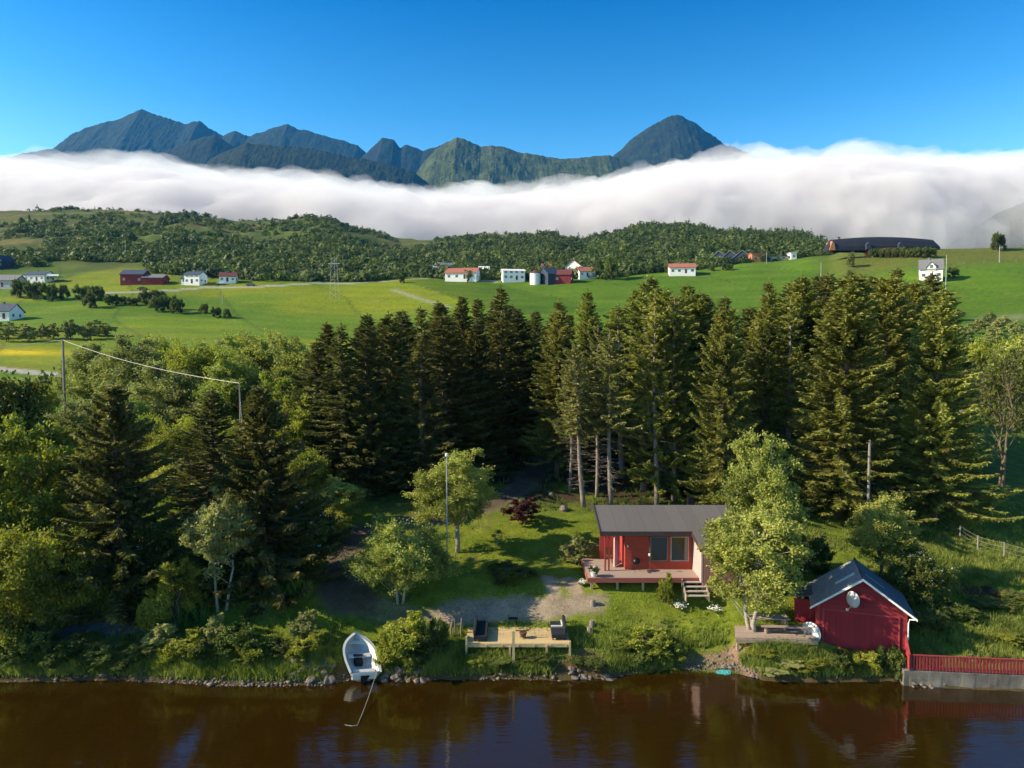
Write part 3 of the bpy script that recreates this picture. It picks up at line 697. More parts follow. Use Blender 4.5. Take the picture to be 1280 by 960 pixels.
sp('spA', 577, 70, 371, 95, "dark spruce whose black tip stands under the long white barn")
sp('spM', 697, 66, 376, 75, "thin spruce with a bare lower trunk in front of the dark parked car")
sp('spM', 733, 72, 362, 62, "slim pointed spruce rising above the pale-crowned group")
sp('pnA', 729, 57.5, 432, 62, "pale-crowned spruce with a bare grey trunk, leftmost of the three by the cabin")
sp('pnA', 746, 60, 410, 55, "pale-crowned spruce with a bare trunk, middle of the three by the cabin")
sp('pnA', 762, 57.8, 418, 66, "pale-crowned spruce with a bare grey trunk, rightmost of the three by the cabin")
rtl = "olive spruce in the sunlit stand behind the cabin roof"
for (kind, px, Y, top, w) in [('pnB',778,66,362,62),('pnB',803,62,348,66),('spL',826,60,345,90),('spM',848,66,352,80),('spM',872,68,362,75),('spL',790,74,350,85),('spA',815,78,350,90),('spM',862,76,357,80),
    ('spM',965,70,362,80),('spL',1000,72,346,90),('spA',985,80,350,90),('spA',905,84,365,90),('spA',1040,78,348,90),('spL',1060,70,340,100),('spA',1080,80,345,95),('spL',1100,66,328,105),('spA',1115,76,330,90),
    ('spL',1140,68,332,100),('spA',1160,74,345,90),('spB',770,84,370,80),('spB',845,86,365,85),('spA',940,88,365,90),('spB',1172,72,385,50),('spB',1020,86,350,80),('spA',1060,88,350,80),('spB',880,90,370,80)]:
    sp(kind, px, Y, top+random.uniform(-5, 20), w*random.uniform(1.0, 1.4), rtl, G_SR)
sp('spL', 900, 56, 384, 96, "sunlit spruce standing right behind the cabin chimney end")
sp('spM', 948, 64, 352, 78, "narrow spruce with dark reddish stem between the two broad sunlit spruces")
sp('spN', 1046, 55, 345, 150, "broadest sunlit spruce, right behind the big birch beside the cabin")
sp('spN', 1162, 54, 362, 124, "broad spruce standing alone at the right end of the stand")
sp('pnB', 842, 59, 372, 60, "bare-stemmed spruce behind the middle of the cabin roof")
sp('pnA', 712, 61, 440, 40, "thin bare-stemmed spruce just right of the dark parked car")
sp('pnB', 985, 62, 375, 70, "spruce with pale feathery twigs left of the broadest spruce")
sp('pnB', 820, 58, 372, 66, "spruce with a bare lower trunk behind the left part of the cabin roof")

def tr(kind, px, Y, top, w, label, group=None, name="birch_tree", cat="birch", **kw): return plant(kind, name, cat, px, Y, top, w, label, group, **kw)
tr('biA', 572, 48.3, 566, 112, "round-crowned birch on the sunny slope beside the bare flag pole")
tr('biD', 500, 41.2, 652, 140, "leaning birch at the bank between the white boat and the plank deck")
tr('biA', 958, 41.5, 545, 112, "tall birch in front of the right end of the cabin")
tr('biB', 944, 38.1, 642, 126, "yellow-green birch with a pale forked trunk at the left edge of the terrace", rz=1.)
tr('biC', 278, 40.2, 618, 92, "slender two-stemmed birch with grey-green leaves in front of the dark spruce")
tr('wiC', 1100, 43.0, 622, 86, "bushy willow right behind the boathouse", name="willow_tree", cat="willow")
# left bank trees
def dt(kind, px, Y, top, w, label, group=None): return plant(kind, "broadleaf_tree", "tree", px, Y, top, w, label, group)
dt('grA', 30, 42, 528, 130, "green broadleaf tree at the left edge above the bank bushes")
dt('grA', 75, 46, 560, 90, "slim dark-stemmed tree between the left edge and the rust-tinged spruce")
dt('dkB', 5, 47, 470, 120, "dark leafy tree cut by the left edge of the picture")
dt('wiB', 28, 37.8, 665, 125, "light green shrubby tree at the left edge of the shore")
dt('wiA', -20, 39, 690, 90, "grey-green shrubby tree cut by the left edge at the shore")
dt('wiB', 90, 39.6, 668, 90, "bushy green tree left of the gravel patch")
tl = "broadleaf tree in the mixed thicket below the left field"; gl = "trees of the thicket below the left field"
for (kind, px, Y, top, w) in [('wiB',20,62,520,110),('wiA',-10,75,478,110),('wiB',35,84,478,80),('wiC',60,58,560,80),('wiA',95,72,505,80),('wiA',120,96,432,90),('wiA',165,92,424,95),('wiB',200,100,425,80),('wiC',150,74,490,90),('wiA',205,80,455,90),
    ('wiB',240,90,432,80),('wiC',290,76,440,95),('wiC',325,84,422,90),('wiC',300,96,420,80),('wiA',345,92,425,80),('wiC',375,80,425,80),('wiB',260,70,520,80),('wiB',205,62,535,90),('wiC',225,56,575,80),('wiB',180,66,520,70),('wiB',365,62,500,90),
    ('wiB',380,56,565,70),('grA',345,70,470,80),('wiB',120,60,560,70),('wiC',410,96,420,70),('wiC',350,105,418,60),('wiA',100,104,440,60),('wiA',235,78,490,80),('wiB',-5,56,560,90),('wiC',-30,60,520,90),('wiB',300,64,530,70),('wiC',405,66,480,80),('wiA',270,104,428,70),('wiB',60,66,530,70)]:
    dt(kind, px, Y, top, w, tl, gl)
dt('wiC', 425, 53, 600, 60, "bright green tree at the bend of the shaded lane")
dt('wiB', 408, 50, 640, 62, "low bright green tree left of the lane bend")
# right side
dt('bare', 1252, 62, 425, 100, "sparse dark-branched tree at the right edge below the road")
trr = "small roadside tree right of the stand"
for (kind, px, Y, top, w) in [('wiA',1222,104,430,60),('wiB',1245,100,425,70),('wiC',1275,96,418,70),('wiA',1210,96,455,50),('wiB',1300,100,425,60)]:
    dt(kind, px, Y, top, w, trr, "small trees by the road right of the stand")
# shrubs
def bu(kind, px, Y, top, w, label, group=None, name="bush"): return plant(kind, name, "bush", px, Y, top, w, label, group, sink=.05)
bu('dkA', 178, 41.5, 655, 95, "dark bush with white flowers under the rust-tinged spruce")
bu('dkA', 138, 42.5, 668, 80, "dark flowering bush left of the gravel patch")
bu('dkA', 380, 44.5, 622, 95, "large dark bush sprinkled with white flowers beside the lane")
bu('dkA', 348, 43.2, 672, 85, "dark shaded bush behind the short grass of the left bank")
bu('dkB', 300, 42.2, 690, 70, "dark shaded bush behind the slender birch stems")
bu('grA', 222, 39.2, 700, 66, "light green bush behind the shore, right of the gravel patch")
bu('buA', 195, 38.2, 735, 46, "small round-topped bush at the right end of the gravel patch")
bu('buC', 200, 36.9, 778, 44, "grey-green upright bush on the left shore, leftmost of its row")
bu('buC', 268, 37.3, 768, 34, "grey-green upright bush in the middle of the left shore row")
bu('buC', 378, 37.3, 763, 40, "spiky grey-green bush just left of the white boat")
sb = "low rounded bush in the row along the left shore"
for (kind, px, Y, top, w) in [('buA',232,36.6,790,58),('buB',262,36.5,794,50),('buB',296,36.7,784,62),('buA',322,36.6,796,54),('buB',350,36.5,800,50),('buA',384,36.5,792,50),('buA',212,36.3,812,30),('buB',310,36.3,815,40)]:
    bu(kind, px, Y, top, w, sb, "bushes along the left shore")
sc_ = "low dense bush on the dark left end of the bank"
for (kind, px, Y, top, w) in [('buB',10,37.2,770,60),('buB',50,37.0,785,60),('buB',95,37.0,795,60),('buB',140,36.9,800,60),('buB',180,36.7,805,50),('buB',-25,36.8,780,60),('buB',30,36.4,805,60),('buB',75,36.3,812,50),('buB',120,36.3,815,50),('buB',160,36.3,820,46)]:
    bu(kind, px, Y, top, w, sc_, "bushes on the dark left bank")
bu('buA', 505, 36.6, 768, 70, "leafy bush at the water's edge right of the white boat")
bu('buB', 540, 36.9, 775, 44, "dark bush between the leaning birch and the plank deck")
bu('buA', 488, 36.3, 800, 40, "low bush beside the rope right of the boat")
bu('buB', 520, 36.2, 815, 44, "low dark bush at the water's edge left of the plank deck")
bu('buB', 620, 36.7, 818, 50, "dark bush under the middle of the plank deck")
bu('buA', 595, 36.4, 818, 30, "light green bush under the left end of the plank deck")
bu('buB', 665, 36.7, 815, 50, "dark bush under the right half of the plank deck")
bu('buB', 735, 36.4, 822, 40, "small bush on the reddish bank right of the plank deck")
bu('buB', 637, 44.2, 706, 66, "dark domed bush on the lawn above the dirt yard")
bu('rdA', 652, 53.5, 622, 50, "dark purple-leaved shrub on the shaded slope")
bu('buC', 722, 46.5, 668, 48, "grey-green bush against the left side of the cabin deck")
bu('sap', 621, 49.5, 662, 22, "thin young sapling on the sunny slope", name="sapling")
bu('buA', 812, 37.9, 786, 60, "large green bush on the bank left of the little beach")
bu('buA', 775, 37.6, 798, 40, "green bush at the bank edge right of the plank deck")
bu('buA', 838, 37.6, 800, 44, "low green bush right beside the little beach")
bu('buB', 795, 37.1, 812, 40, "dark low bush at the water left of the little beach")
bu('buA', 832, 41.4, 717, 22, "small leafy plant against the cabin deck left of the steps")
sd = "low grass-green bush on the bank below the boathouse"
for (kind, px, Y, top, w) in [('buA',950,37.0,815,44),('buC',985,36.2,822,44),('buA',1015,36.2,818,44),('buB',1050,36.0,815,40),('buA',1085,36.0,812,40),('buB',1110,35.9,808,36),('buC',965,35.9,832,40),('buA',1000,36.0,828,40)]:
    bu(kind, px, Y, top, w, sd, "bushes on the bank below the boathouse")
bu('buC', 1118, 36.4, 800, 22, "upright bush at the boathouse corner beside the red railing")
sr = "dark bush on the slope between the boathouse and the wire fence"
for (kind, px, Y, top, w) in [('dkA',1150,40.5,690,70),('buB',1155,38.6,762,60),('buB',1190,39.5,755,60),('buB',1130,41.5,710,50),('buB',1235,40.5,748,60),('buB',1270,41,740,60)]:
    bu(kind, px, Y, top, w, sr, "bushes on the slope right of the boathouse")
bu('buA', 1260, 37.3, 790, 50, "green bush on top of the concrete wall at the right edge")
bu('rdA', 1225, 42, 735, 60, "reddish-brown bush on the right meadow")
bu('buB', 1005, 44.5, 668, 66, "dark bush between the big birch and the boathouse roof")
bu('rdA', 1098, 53, 610, 60, "dark red-leaved bush beside the pole behind the boathouse")
# field bushes and trees
def fb(px, row, top, w, label, kind='buB', name="broadleaf_tree", group=None):
    X, Y, Z = G(px, row, 112); plant(kind, name, "tree", px, Y, top, w, label, group)
fld = "round dark tree in the hedge line across the left field"; gf = "trees of the hedge line in the left field"
for (px, row, top, w) in [(25,372,350,26),(42,374,352,22),(62,376,354,20),(80,374,356,16),(103,376,357,22),(112,385,366,20),(122,376,358,22),(140,382,368,18),(150,380,370,16),(165,382,372,14),(188,382,362,24),(197,390,370,20),(212,388,370,22),(222,392,374,18),(200,376,364,20),(255,392,380,14),(270,397,384,14),(283,398,386,12),(177,378,366,14)]:
    fb(px, row, top, w, fld, group=gf)
low = "grey-green bush in the low hedge behind the utility pole"
for px in [1,9,16,30,36,52,60,66,84,90,104,112,121,133]:
    X, Y, Z = G(px, 424, 112); plant('buC', "broadleaf_tree", "tree", px, Y+random.uniform(-8, 8), 405+random.uniform(-6, 9), random.uniform(12, 30), low, "bushes in the low hedge behind the pole")
fb(502, 354, 344, 8, "tiny lone tree on the field left of the long white barn")
fb(1247, 313, 292, 21, "lone round tree on the crest at the upper right")
fb(847+218-1, 334, 316, 12, "dark tree on the field left of the white gabled house")
fb(1062, 352, 338, 12, "small dark tree on the field below the longhouse")
fb(1191, 347, 334, 14, "small tree right of the white gabled house")
for px in range(1092, 1166, 9):
    fb(px, 322, 310+random.uniform(-1, 2), 13, "dark tree in the row below the longhouse", group="trees below the longhouse")
for (px, row, top, w) in [(862,337,326,10),(905,338,329,9),(912,338,330,9),(890,339,331,8),(835,341,330,9)]:
    fb(px, row, top, w, "small dark tree near the red-roofed white house on the right", group="trees near the red-roofed house")
rb = "bush on the grassy rise at the right edge below the field"
for (px, row, top, w) in [(1195,398,388,22),(1235,405,393,22),(1250,412,398,26),(1222,415,402,26),(1270,420,404,26),(1205,425,408,26),(1245,430,412,30),(1190,415,402,20),(1230,440,424,26),(1275,440,420,26)]:
    fb(px, row+3, top-3, w*.9, rb, kind='buC', group="bushes on the rise at the right edge")
for (px, row, top, w) in [(765,350,322,22),(690,348,334,18),(585,352,338,14),(700,346,332,16),(750,344,326,16)]:
    fb(px, row, top, w, "dark leafy tree among the farm buildings", group="trees among the farm buildings")

# ------------------------------------------------------------------ the wood that covers the hills
def hillwood():
    g = np.random.default_rng(5)
    n = 90000
    px = g.uniform(-160, 1060, n); Y = np.exp(g.uniform(math.log(330), math.log(930), n)); X = (px-640)/F*Y
    dens = fbm(X/45, Y/40, 4, 81, .6)*.5+.5; fine = fbm(X/14, Y/18, 3, 83)*.5+.5
    lower = np.interp(px, [-160,0,90,200,330,400,460,520,560,760,830,900,960,1020,1060], [400,395,400,375,352,350,352,372,350,345,360,380,390,395,420])
    thick = np.interp(px, [-160,0,150,330,420,480,520,560,700,800,1000,1060], [.62,.63,.64,.67,.75,.66,.60,.62,.70,.86,.98,1.0])
    hi = sstep(lower+90, lower+330, Y)*np.where(px < 560, .23, .10)
    lim = thick*1.04-hi+.3*(Y < lower+45)
    keep = (Y > lower) & (dens*.65+fine*.35 < lim)
    keep &= ~((px > 60) & (px < 185) & (Y < 425)) & ~((px < 62) & (Y > 470) & (Y < 560))
    keep &= g.random(n) < .34
    X, Y, px = X[keep], Y[keep], px[keep]; m = len(X)
    print("hill wood crowns", m)
    Z = H(X, Y); s = (.9+g.gamma(2.0, .5, m))*np.where(Y > 560, 1.05, .95); s = np.minimum(s, 4.2)
    conif = (g.random(m) < np.where((px > 850) & (Y > 450), .55, .05))
    K = 60
    d = g.normal(0, 1, (m, K, 3)); d /= np.linalg.norm(d, axis=2, keepdims=True); d[..., 2] = np.abs(d[..., 2])*1.15-.25
    lob = 1+.30*np.sin(d[..., 0]*3+g.uniform(0, 6, (m, 1)))*np.sin(d[..., 1]*3.3+g.uniform(0, 6, (m, 1)))+.12*g.normal(0, 1, (m, K))
    hh = np.where(conif, g.uniform(1.6, 2.3, m), g.uniform(.75, 1.3, m))
    tap = np.where(conif[:, None], 1-.8*np.clip(d[..., 2], 0, 1), 1.)
    c = np.stack([X[:, None]+s[:, None]*d[..., 0]*lob*tap, Y[:, None]+s[:, None]*d[..., 1]*lob*tap, Z[:, None]+s[:, None]*(d[..., 2]*lob*hh[:, None]+.45)], -1)
    q = s[:, None]*g.uniform(.35, .62, (m, K)); nrm = d+g.normal(0, .35, d.shape)
    u = np.cross(nrm, g.normal(0, 1, d.shape)); u /= np.linalg.norm(u, axis=2, keepdims=True); w_ = np.cross(nrm, u); w_ /= np.linalg.norm(w_, axis=2, keepdims=True)
    V = np.stack([c-u*q[..., None]*.5, c+w_*q[..., None]*.45, c+u*q[..., None]*.5, c-w_*q[..., None]*.45], 2).reshape(-1, 3)
    t = np.clip(np.repeat(g.normal(.5, .34, m)+.5*fbm(X/30, Y/30, 3, 87), K)*.85+.15*g.random(m*K), 0, 1)
    mt = foliage("hill_wood_leaves", [(.014,.030,.011), (.040,.062,.015), (.090,.105,.026)], .3, 41., patch=.05)
    tag(link("hillside_wood", mesh_np("hillside_wood", V, np.arange(len(V)).reshape(-1, 4), mt, tint=t)), label="scrubby wood of small trees covering the hills behind the farms", kind="stuff")
hillwood()
# ------------------------------------------------------------------ materials of built things
m_red = boards("red_boards_upright", (.34,.045,.035), .14, 'X', var=.18, gap=.55)
m_redh = boards("red_boards_lying", (.33,.052,.03), .15, 'Z', var=.18, gap=.55)
m_redy = boards("red_boards_side", (.36,.05,.04), .14, 'Y', var=.18, gap=.55)
m_crim = boards("crimson_boards_lying", (.24,.022,.03), .13, 'Z', var=.15, gap=.6)
m_crimv = boards("crimson_boards_upright", (.215,.016,.026), .11, 'X', var=.2, gap=.55)
m_crimp = simple("crimson_paint", (.32,.04,.045), .6, .2, 6.)
m_white = simple("white_paint", (.78,.78,.76), .5, .06, 5.)
m_whitew = boards("white_boards", (.74,.74,.72), .16, 'Z', var=.06, gap=.7)
m_felt = boards("grey_roof_felt", (.125,.112,.108), .92, 'X', var=.12, gap=.86)
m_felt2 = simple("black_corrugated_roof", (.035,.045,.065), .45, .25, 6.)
m_deckw = boards("weathered_deck_boards", (.36,.27,.22), .12, 'Y', var=.22, gap=.45)
m_decky = boards("new_yellow_deck_boards", (.55,.40,.20), .13, 'Y', var=.16, gap=.55)
m_wood = simple("raw_timber", (.33,.25,.17), .85, .25, 8., stretch=(1,1,.3))
m_woody = simple("new_timber", (.50,.38,.20), .8, .2, 8.)
m_pole = simple("grey_pole_timber", (.24,.21,.19), .9, .25, 6., stretch=(1,1,.2))
m_black = simple("black_cushion", (.012,.014,.02), .8, .3, 9.)
m_blackm = simple("black_metal", (.02,.02,.022), .4, .2, 9., metallic=.6)
m_grey = simple("grey_metal", (.38,.39,.40), .45, .15, 6., metallic=.3)
m_glassfib = simple("white_fibreglass", (.72,.72,.70), .3, .1, 2.2)
m_ins = simple("pale_grey_hull_inside", (.50,.51,.50), .5, .14, 3.)
m_conc = simple("stained_concrete", (.17,.15,.125), .95, .5, 1.2, bs=.5, bd=.04)
m_stone = simple("shore_stone", (.15,.12,.10), .95, .4, 2.5, bs=.6, bd=.04)
m_brown = simple("rusty_brown", (.10,.045,.025), .8, .3, 9.)
m_terra = simple("white_planter", (.62,.60,.56), .8, .15, 6.)
m_fl = simple("white_flowers", (.75,.72,.66), .8, .15, 12.)
m_turq = simple("turquoise_net", (.05,.33,.33), .9, .3, 12.)
m_rope = simple("pale_rope", (.32,.30,.27), .9, .1, 12.)
m_cable = simple("pale_cable", (.55,.53,.50), .6, .1, 12.)
def glass(name, col=(.02,.025,.03)):
    m, nt, out = newmat(name); p = N(nt, "ShaderNodeBsdfPrincipled"); p.inputs["Base Color"].default_value = (*col, 1); p.inputs["Roughness"].default_value = .04; p.inputs["Specular IOR Level"].default_value = 1.
    nt.links.new(p.outputs[0], out.inputs[0]); return m
m_glass = glass("window_glass", (.05,.047,.035))
m_interior = simple("dim_interior", (.07,.055,.045), .9, .3, 2.)

# ------------------------------------------------------------------ the red cabin
O = (10.4, 44.5, 2.9)
cabin = thing("cabin", "red wooden cabin with a grey felt roof and big windows behind the plank deck", "cabin", O)
ZD, ZE, YE, SL = 3.45, 5.93, 43.05, .245
def rz_(y): return ZE+SL*(y-YE)
XL, XR, YR = 5.66, 15.3, 46.7
ZR = rz_(YR)
w = MB(); w.box(7.3, 8.85, 43.5, 43.66, 3.2, rz_(43.5)-.06); w.box(8.85, 11.62, 43.5, 43.66, 3.2, 3.98); w.box(8.85, 11.62, 43.5, 43.66, 5.62, rz_(43.5)-.06)
w.box(10.06, 10.22, 43.49, 43.66, 3.98, 5.62); w.box(11.42, 11.62, 43.49, 43.66, 3.98, 5.62)
w.build("wall", m_redh, cabin, org=O)
w = MB(); w.hexa([(7.3,43.66,3.2),(7.42,43.66,3.2),(7.42,49.6,3.2),(7.3,49.6,3.2),(7.3,43.66,rz_(43.66)-.07),(7.42,43.66,rz_(43.66)-.07),(7.42,46.6,ZR-.1),(7.3,46.6,ZR-.1)])
w.box(5.95, 7.3, 45.75, 45.87, 3.2, 6.35); w.box(15.1, 15.2, 41.6, 49.6, 2.6, 5.5); w.box(7.3, 15.2, 49.5, 49.6, 2.8, 5.9)
w.build("wall", m_redy, cabin, org=O)
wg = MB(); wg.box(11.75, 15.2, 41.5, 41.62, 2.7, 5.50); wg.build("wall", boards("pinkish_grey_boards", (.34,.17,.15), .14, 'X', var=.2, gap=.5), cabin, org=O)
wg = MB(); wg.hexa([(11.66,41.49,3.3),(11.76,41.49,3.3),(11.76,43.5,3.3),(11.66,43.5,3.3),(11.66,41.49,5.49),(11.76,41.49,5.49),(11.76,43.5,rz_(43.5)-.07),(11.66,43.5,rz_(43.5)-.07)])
wg.build("wall", simple("sunlit_wing_boards", (.50,.34,.32), .8, .1, 5.), cabin, org=O)  # left wall of the wing, the sun on it painted as pale pink
th = .11
r = MB()
def slab(x0, x1, y0, y1, sgn=1):
    z0, z1 = rz_(y0), rz_(y1)
    return [(x0,y0,z0),(x1,y0,z0),(x1,y1,z1),(x0,y1,z1),(x0,y0,z0+th),(x1,y0,z0+th),(x1,y1,z1+th),(x0,y1,z1+th)]
r.hexa(slab(XL, 11.5, YE, YR)); r.hexa(slab(11.502, XR, 41.15, YR))
r.add([(XL,YR,ZR),(XR,YR,ZR),(XR,50.4,5.85),(XL,50.4,5.85),(XL,YR,ZR+th),(XR,YR,ZR+th),(XR,50.4,5.85+th),(XL,50.4,5.85+th)], [(0,3,2,1),(4,5,6,7),(0,1,5,4),(1,2,6,5),(2,3,7,6),(3,0,4,7)])
rf = r.build("roof", m_felt, cabin, org=O)
m_fascia = simple("dark_fascia", (.05,.035,.035), .6, .2, 5.)
f = MB(); f.box(XL-.02, 11.48, YE-.05, YE-.003, ZE-.16, ZE+.13); z_ = rz_(41.15); f.box(11.45, XR+.02, 41.10, 41.147, z_-.17, z_+.13)
f.bar((XL-.03, YE-.04, ZE+.02), (XL-.03, YR, ZR+.03), .05, .24); f.bar((11.47, 41.12, z_), (11.47, YE-.03, ZE-.02), .05, .2)
f.bar((XL-.03, YR, ZR+.03), (XL-.03, 50.4, 5.9), .05, .24); f.build("fascia", m_fascia, rf, org=O)
MB().box(12.3, 12.75, 47.2, 47.6, 6.4, 7.35).build("chimney", m_blackm, rf, org=O)
for x0, x1 in ((8.93, 10.04), (10.24, 11.40)):
    fr = MB(); a, b = x0, x1; t = .05
    fr.box(a, b, 43.47, 43.60, 4.0, 4.0+t); fr.box(a, b, 43.47, 43.60, 5.55, 5.55+t); fr.box(a, a+t, 43.47, 43.60, 4.0+t, 5.55); fr.box(b-t, b, 43.47, 43.60, 4.0+t, 5.55)
    wi_ = fr.build("window", simple("beige_window_frame", (.42,.37,.33), .6, .1, 5.) if x0 > 10 else simple("brown_window_frame", (.22,.17,.15), .6, .1, 5.), cabin, org=O)
    MB().box(a+t, b-t, 43.53, 43.545, 4.0+t, 5.55).build("pane", m_glass, wi_, org=O)
d = MB(); d.hexa([(6.62,43.95,3.5),(6.68,43.9,3.5),(7.12,44.55,3.5),(7.06,44.6,3.5),(6.62,43.95,5.4),(6.68,43.9,5.4),(7.12,44.55,5.4),(7.06,44.6,5.4)])
dr = d.build("door", simple("pale_pink_door", (.62,.45,.42), .6, .08, 4.), cabin, org=O); dr["label"] = "pale door standing open under the porch"
MB().hexa([(6.70,44.02,4.5),(6.705,44.01,4.5),(6.99,44.44,4.5),(6.985,44.45,4.5),(6.62+.04,43.95,5.25),(6.665,43.94,5.25),(6.99,44.44,5.25),(6.985,44.45,5.25)]).build("pane", m_glass, dr, org=O)
for x in (5.98, 6.22): MB().box(x-.05, x+.05, 43.18, 43.28, ZD, ZE).build("post", m_red, cabin, org=O)
dk = MB(); dk.box(4.75, 12.3, 41.9, 43.5, ZD-.06, ZD); dk.box(4.75, 7.3, 43.5, 46.0, ZD-.06, ZD)
dk = dk.build("deck", m_deckw, cabin, org=O)
fs = MB(); fs.box(4.72, 12.3, 41.85, 41.898, ZD-.30, ZD-.02); fs.box(4.70, 4.748, 41.9, 46.0, ZD-.30, ZD-.02); fs.build("skirt_board", boards("faded_red_skirt", (.30,.085,.07), .1, 'Z', var=.15), dk, org=O)
for x in (5.0, 6.6, 8.2, 9.8, 11.6): MB().box(x-.07, x+.07, 42.1, 42.24, 2.2, ZD-.061).build("deck_support", m_wood, dk, org=O)
st = MB()
for k in range(4): st.box(10.62, 11.95, 41.84-.27*(k+1), 41.84-.27*k-.02, ZD-.19*(k+1)-.04, ZD-.19*(k+1))
st = st.build("steps", simple("grey_step_boards", (.38,.33,.29), .8, .2, 6.), cabin, org=O)
for x in (10.58, 11.97): MB().hexa([(x-.03,40.75,2.35),(x+.03,40.75,2.35),(x+.03,41.84,2.35),(x-.03,41.84,2.35),(x-.03,40.75,2.68),(x+.03,40.75,2.68),(x+.03,41.84,3.42),(x-.03,41.84,3.42)]).build("stringer", m_wood, st, org=O)
lm = MB(); lm.tube([(7.45,43.49,5.05),(7.45,43.36,5.05),(7.45,43.30,4.98)], [.03,.03,.06], 8); lm.build("wall_lamp", m_white, cabin, org=O)

def pot(x, y, z, label):
    t = thing("flower_planter", label, "planter", (x, y, z))
    MB().tube([(0,0,0),(0,0,.04),(0,0,.30),(0,0,.33)], [.16,.19,.27,.29], 14).build("pot", m_terra, t)
    o = link("foliage", PR['buB']['crown'], t); o.scale = (.26, .26, .22); o.location = (0, 0, .25)
    g = np.random.default_rng(3); c = g.normal(0, .17, (70, 3))*[1,1,.6]+[0,0,.5]
    v, f = quads(c, g.normal(0,1,c.shape), g.normal(0,1,c.shape), np.full(70,.07), np.full(70,.06)); link("flowers", mesh_np("flowers", v, f, m_fl), t)["kind"] = "stuff"
pot(5.15, 42.15, ZD, "white planter with a bushy flowering plant on the left front corner of the cabin deck")
t = thing("kettle_grill", "black round kettle grill against the red cabin wall", "grill", (7.95, 43.1, ZD))
b = MB(); b.tube([(0,0,.45),(0,0,.52),(0,0,.66),(0,0,.80),(0,0,.88)], [.08,.2,.27,.2,.05], 14); b.build("bowl", m_blackm, t, smooth=True)
for a in (0, 2.1, 4.2): MB().tube([(.1*math.cos(a), .1*math.sin(a), .5), (.25*math.cos(a), .25*math.sin(a), 0)], .012, 5).build("leg", m_blackm, t)
t = thing("garden_torch", "thin standing garden lantern on the cabin deck left of the windows", "lantern", (8.75, 42.85, ZD))
MB().tube([(0,0,0),(0,0,1.05)], .015, 6).tube([(0,0,0),(0,0,.02)], .13, 12).build("stand", m_brown, t); MB().tube([(0,0,1.05),(0,0,1.1),(0,0,1.22),(0,0,1.26)], [.03,.07,.08,.02], 8).build("lantern_head", m_terra, t)
t = thing("wicker_chair", "dark chair with hanging cloth standing under the cabin porch", "chair", (6.45, 45.0, ZD))
MB().box(-.25,.25,-.25,.25,.40,.46).build("seat", m_brown, t); MB().box(-.25,.25,.2,.26,.46,1.0).build("backrest", m_brown, t)
for x in (-.22,.22):
    for y in (-.22,.22): MB().box(x-.02,x+.02,y-.02,y+.02,0,.40).build("leg", m_brown, t)
for i, (x, y, rr_, lb) in enumerate([(10.2,41.0,.42,"clump of white flowers left of the cabin steps"),(12.35,40.7,.40,"clump of white flowers right of the cabin steps"),(4.45,42.6,.28,"small clump of white flowers at the left side of the cabin deck")]):
    g = np.random.default_rng(i+50); z = hz(x, y); t = thing("flower_clump", lb, "flowers", (x, y, z))
    o = link("leaves", PR['buA']['crown'], t); o.scale = (rr_/1.4, rr_/1.4, .13)
    c = g.normal(0, rr_*.5, (160, 3))*[1,1,.35]+[0,0,.26]; v, f = quads(c, g.normal(0,1,c.shape), g.normal(0,1,c.shape), np.full(160,.08), np.full(160,.07)); link("flowers", mesh_np("flowers", v, f, m_fl), t)["kind"] = "stuff"

# ------------------------------------------------------------------ boathouse
B = (19.15, 36.75, 1.15)
bh = thing("boathouse", "crimson boathouse with a black pitched roof and a satellite dish on its gable", "boathouse", B, -R(20.5))
W2, HE, HR, LB = 2.2, 2.42, 4.0, 3.75
MB().prism([(-W2,-.4),(W2,-.4),(W2,HE),(0,HR-.08),(-W2,HE)], 0, LB-.3).build("wall", m_crim, bh)
dr = MB().box(-1.85, 1.75, -.05, -.004, -.02, 2.02).build("boat_door", m_crimv, bh)
MB().box(-1.95, 1.85, -.08, -.004, 2.03, 2.10).box(-1.95,-1.86,-.08,-.004,-.1,2.03).box(1.76,1.85,-.08,-.004,-.1,2.03).build("door_frame", m_crimp, dr)
MB().box(-W2-.02, -W2+.10, -.03, -.003, -.1, HE+.05).box(-W2-.03, -W2-.003, -.03, LB-.3, -.1, HE-.1).build("corner_board", m_crimp, bh)
pit = (HR-HE)/W2
def rs(sg, y0, y1, name, m, x1=W2+.36, lift=0., x0=0., th=.07):
    q = []
    for zz in (0, th):
        for (x, y) in ((x0,y0),(x1,y0),(x1,y1),(x0,y1)): q.append((sg*x, y, HR-pit*x+lift+zz))
    return MB().hexa(q).build(name, m, bh)
m_corrL = simple("sunlit_corrugated_roof", (.24,.235,.23), .6, .25, 5.)  # left slope paler than the right, its sunlight set in the colour
def corr(name, sg, m):
    n = 62; v = []; f = []
    ysamp = np.linspace(-.28, LB-.05, n*4)
    for i, y in enumerate(ysamp):
        dz = .018*math.sin(y*2*math.pi/.13)
        for x in (0, W2+.38):
            v.append((sg*x, y, HR-pit*x+.03+dz)); v.append((sg*x, y, HR-pit*x-.035))
    for i in range(len(ysamp)-1):
        a = i*4; f += [(a, a+2, a+6, a+4), (a+1, a+5, a+7, a+3), (a+2, a+3, a+7, a+6)]
    f += [(0,1,3,2), (len(v)-4, len(v)-2, len(v)-1, len(v)-3)]
    return MB().add(v, f).build(name, m, bh)
rl = corr("roof", -1, m_corrL); rr2 = corr("roof", 1, m_felt2)
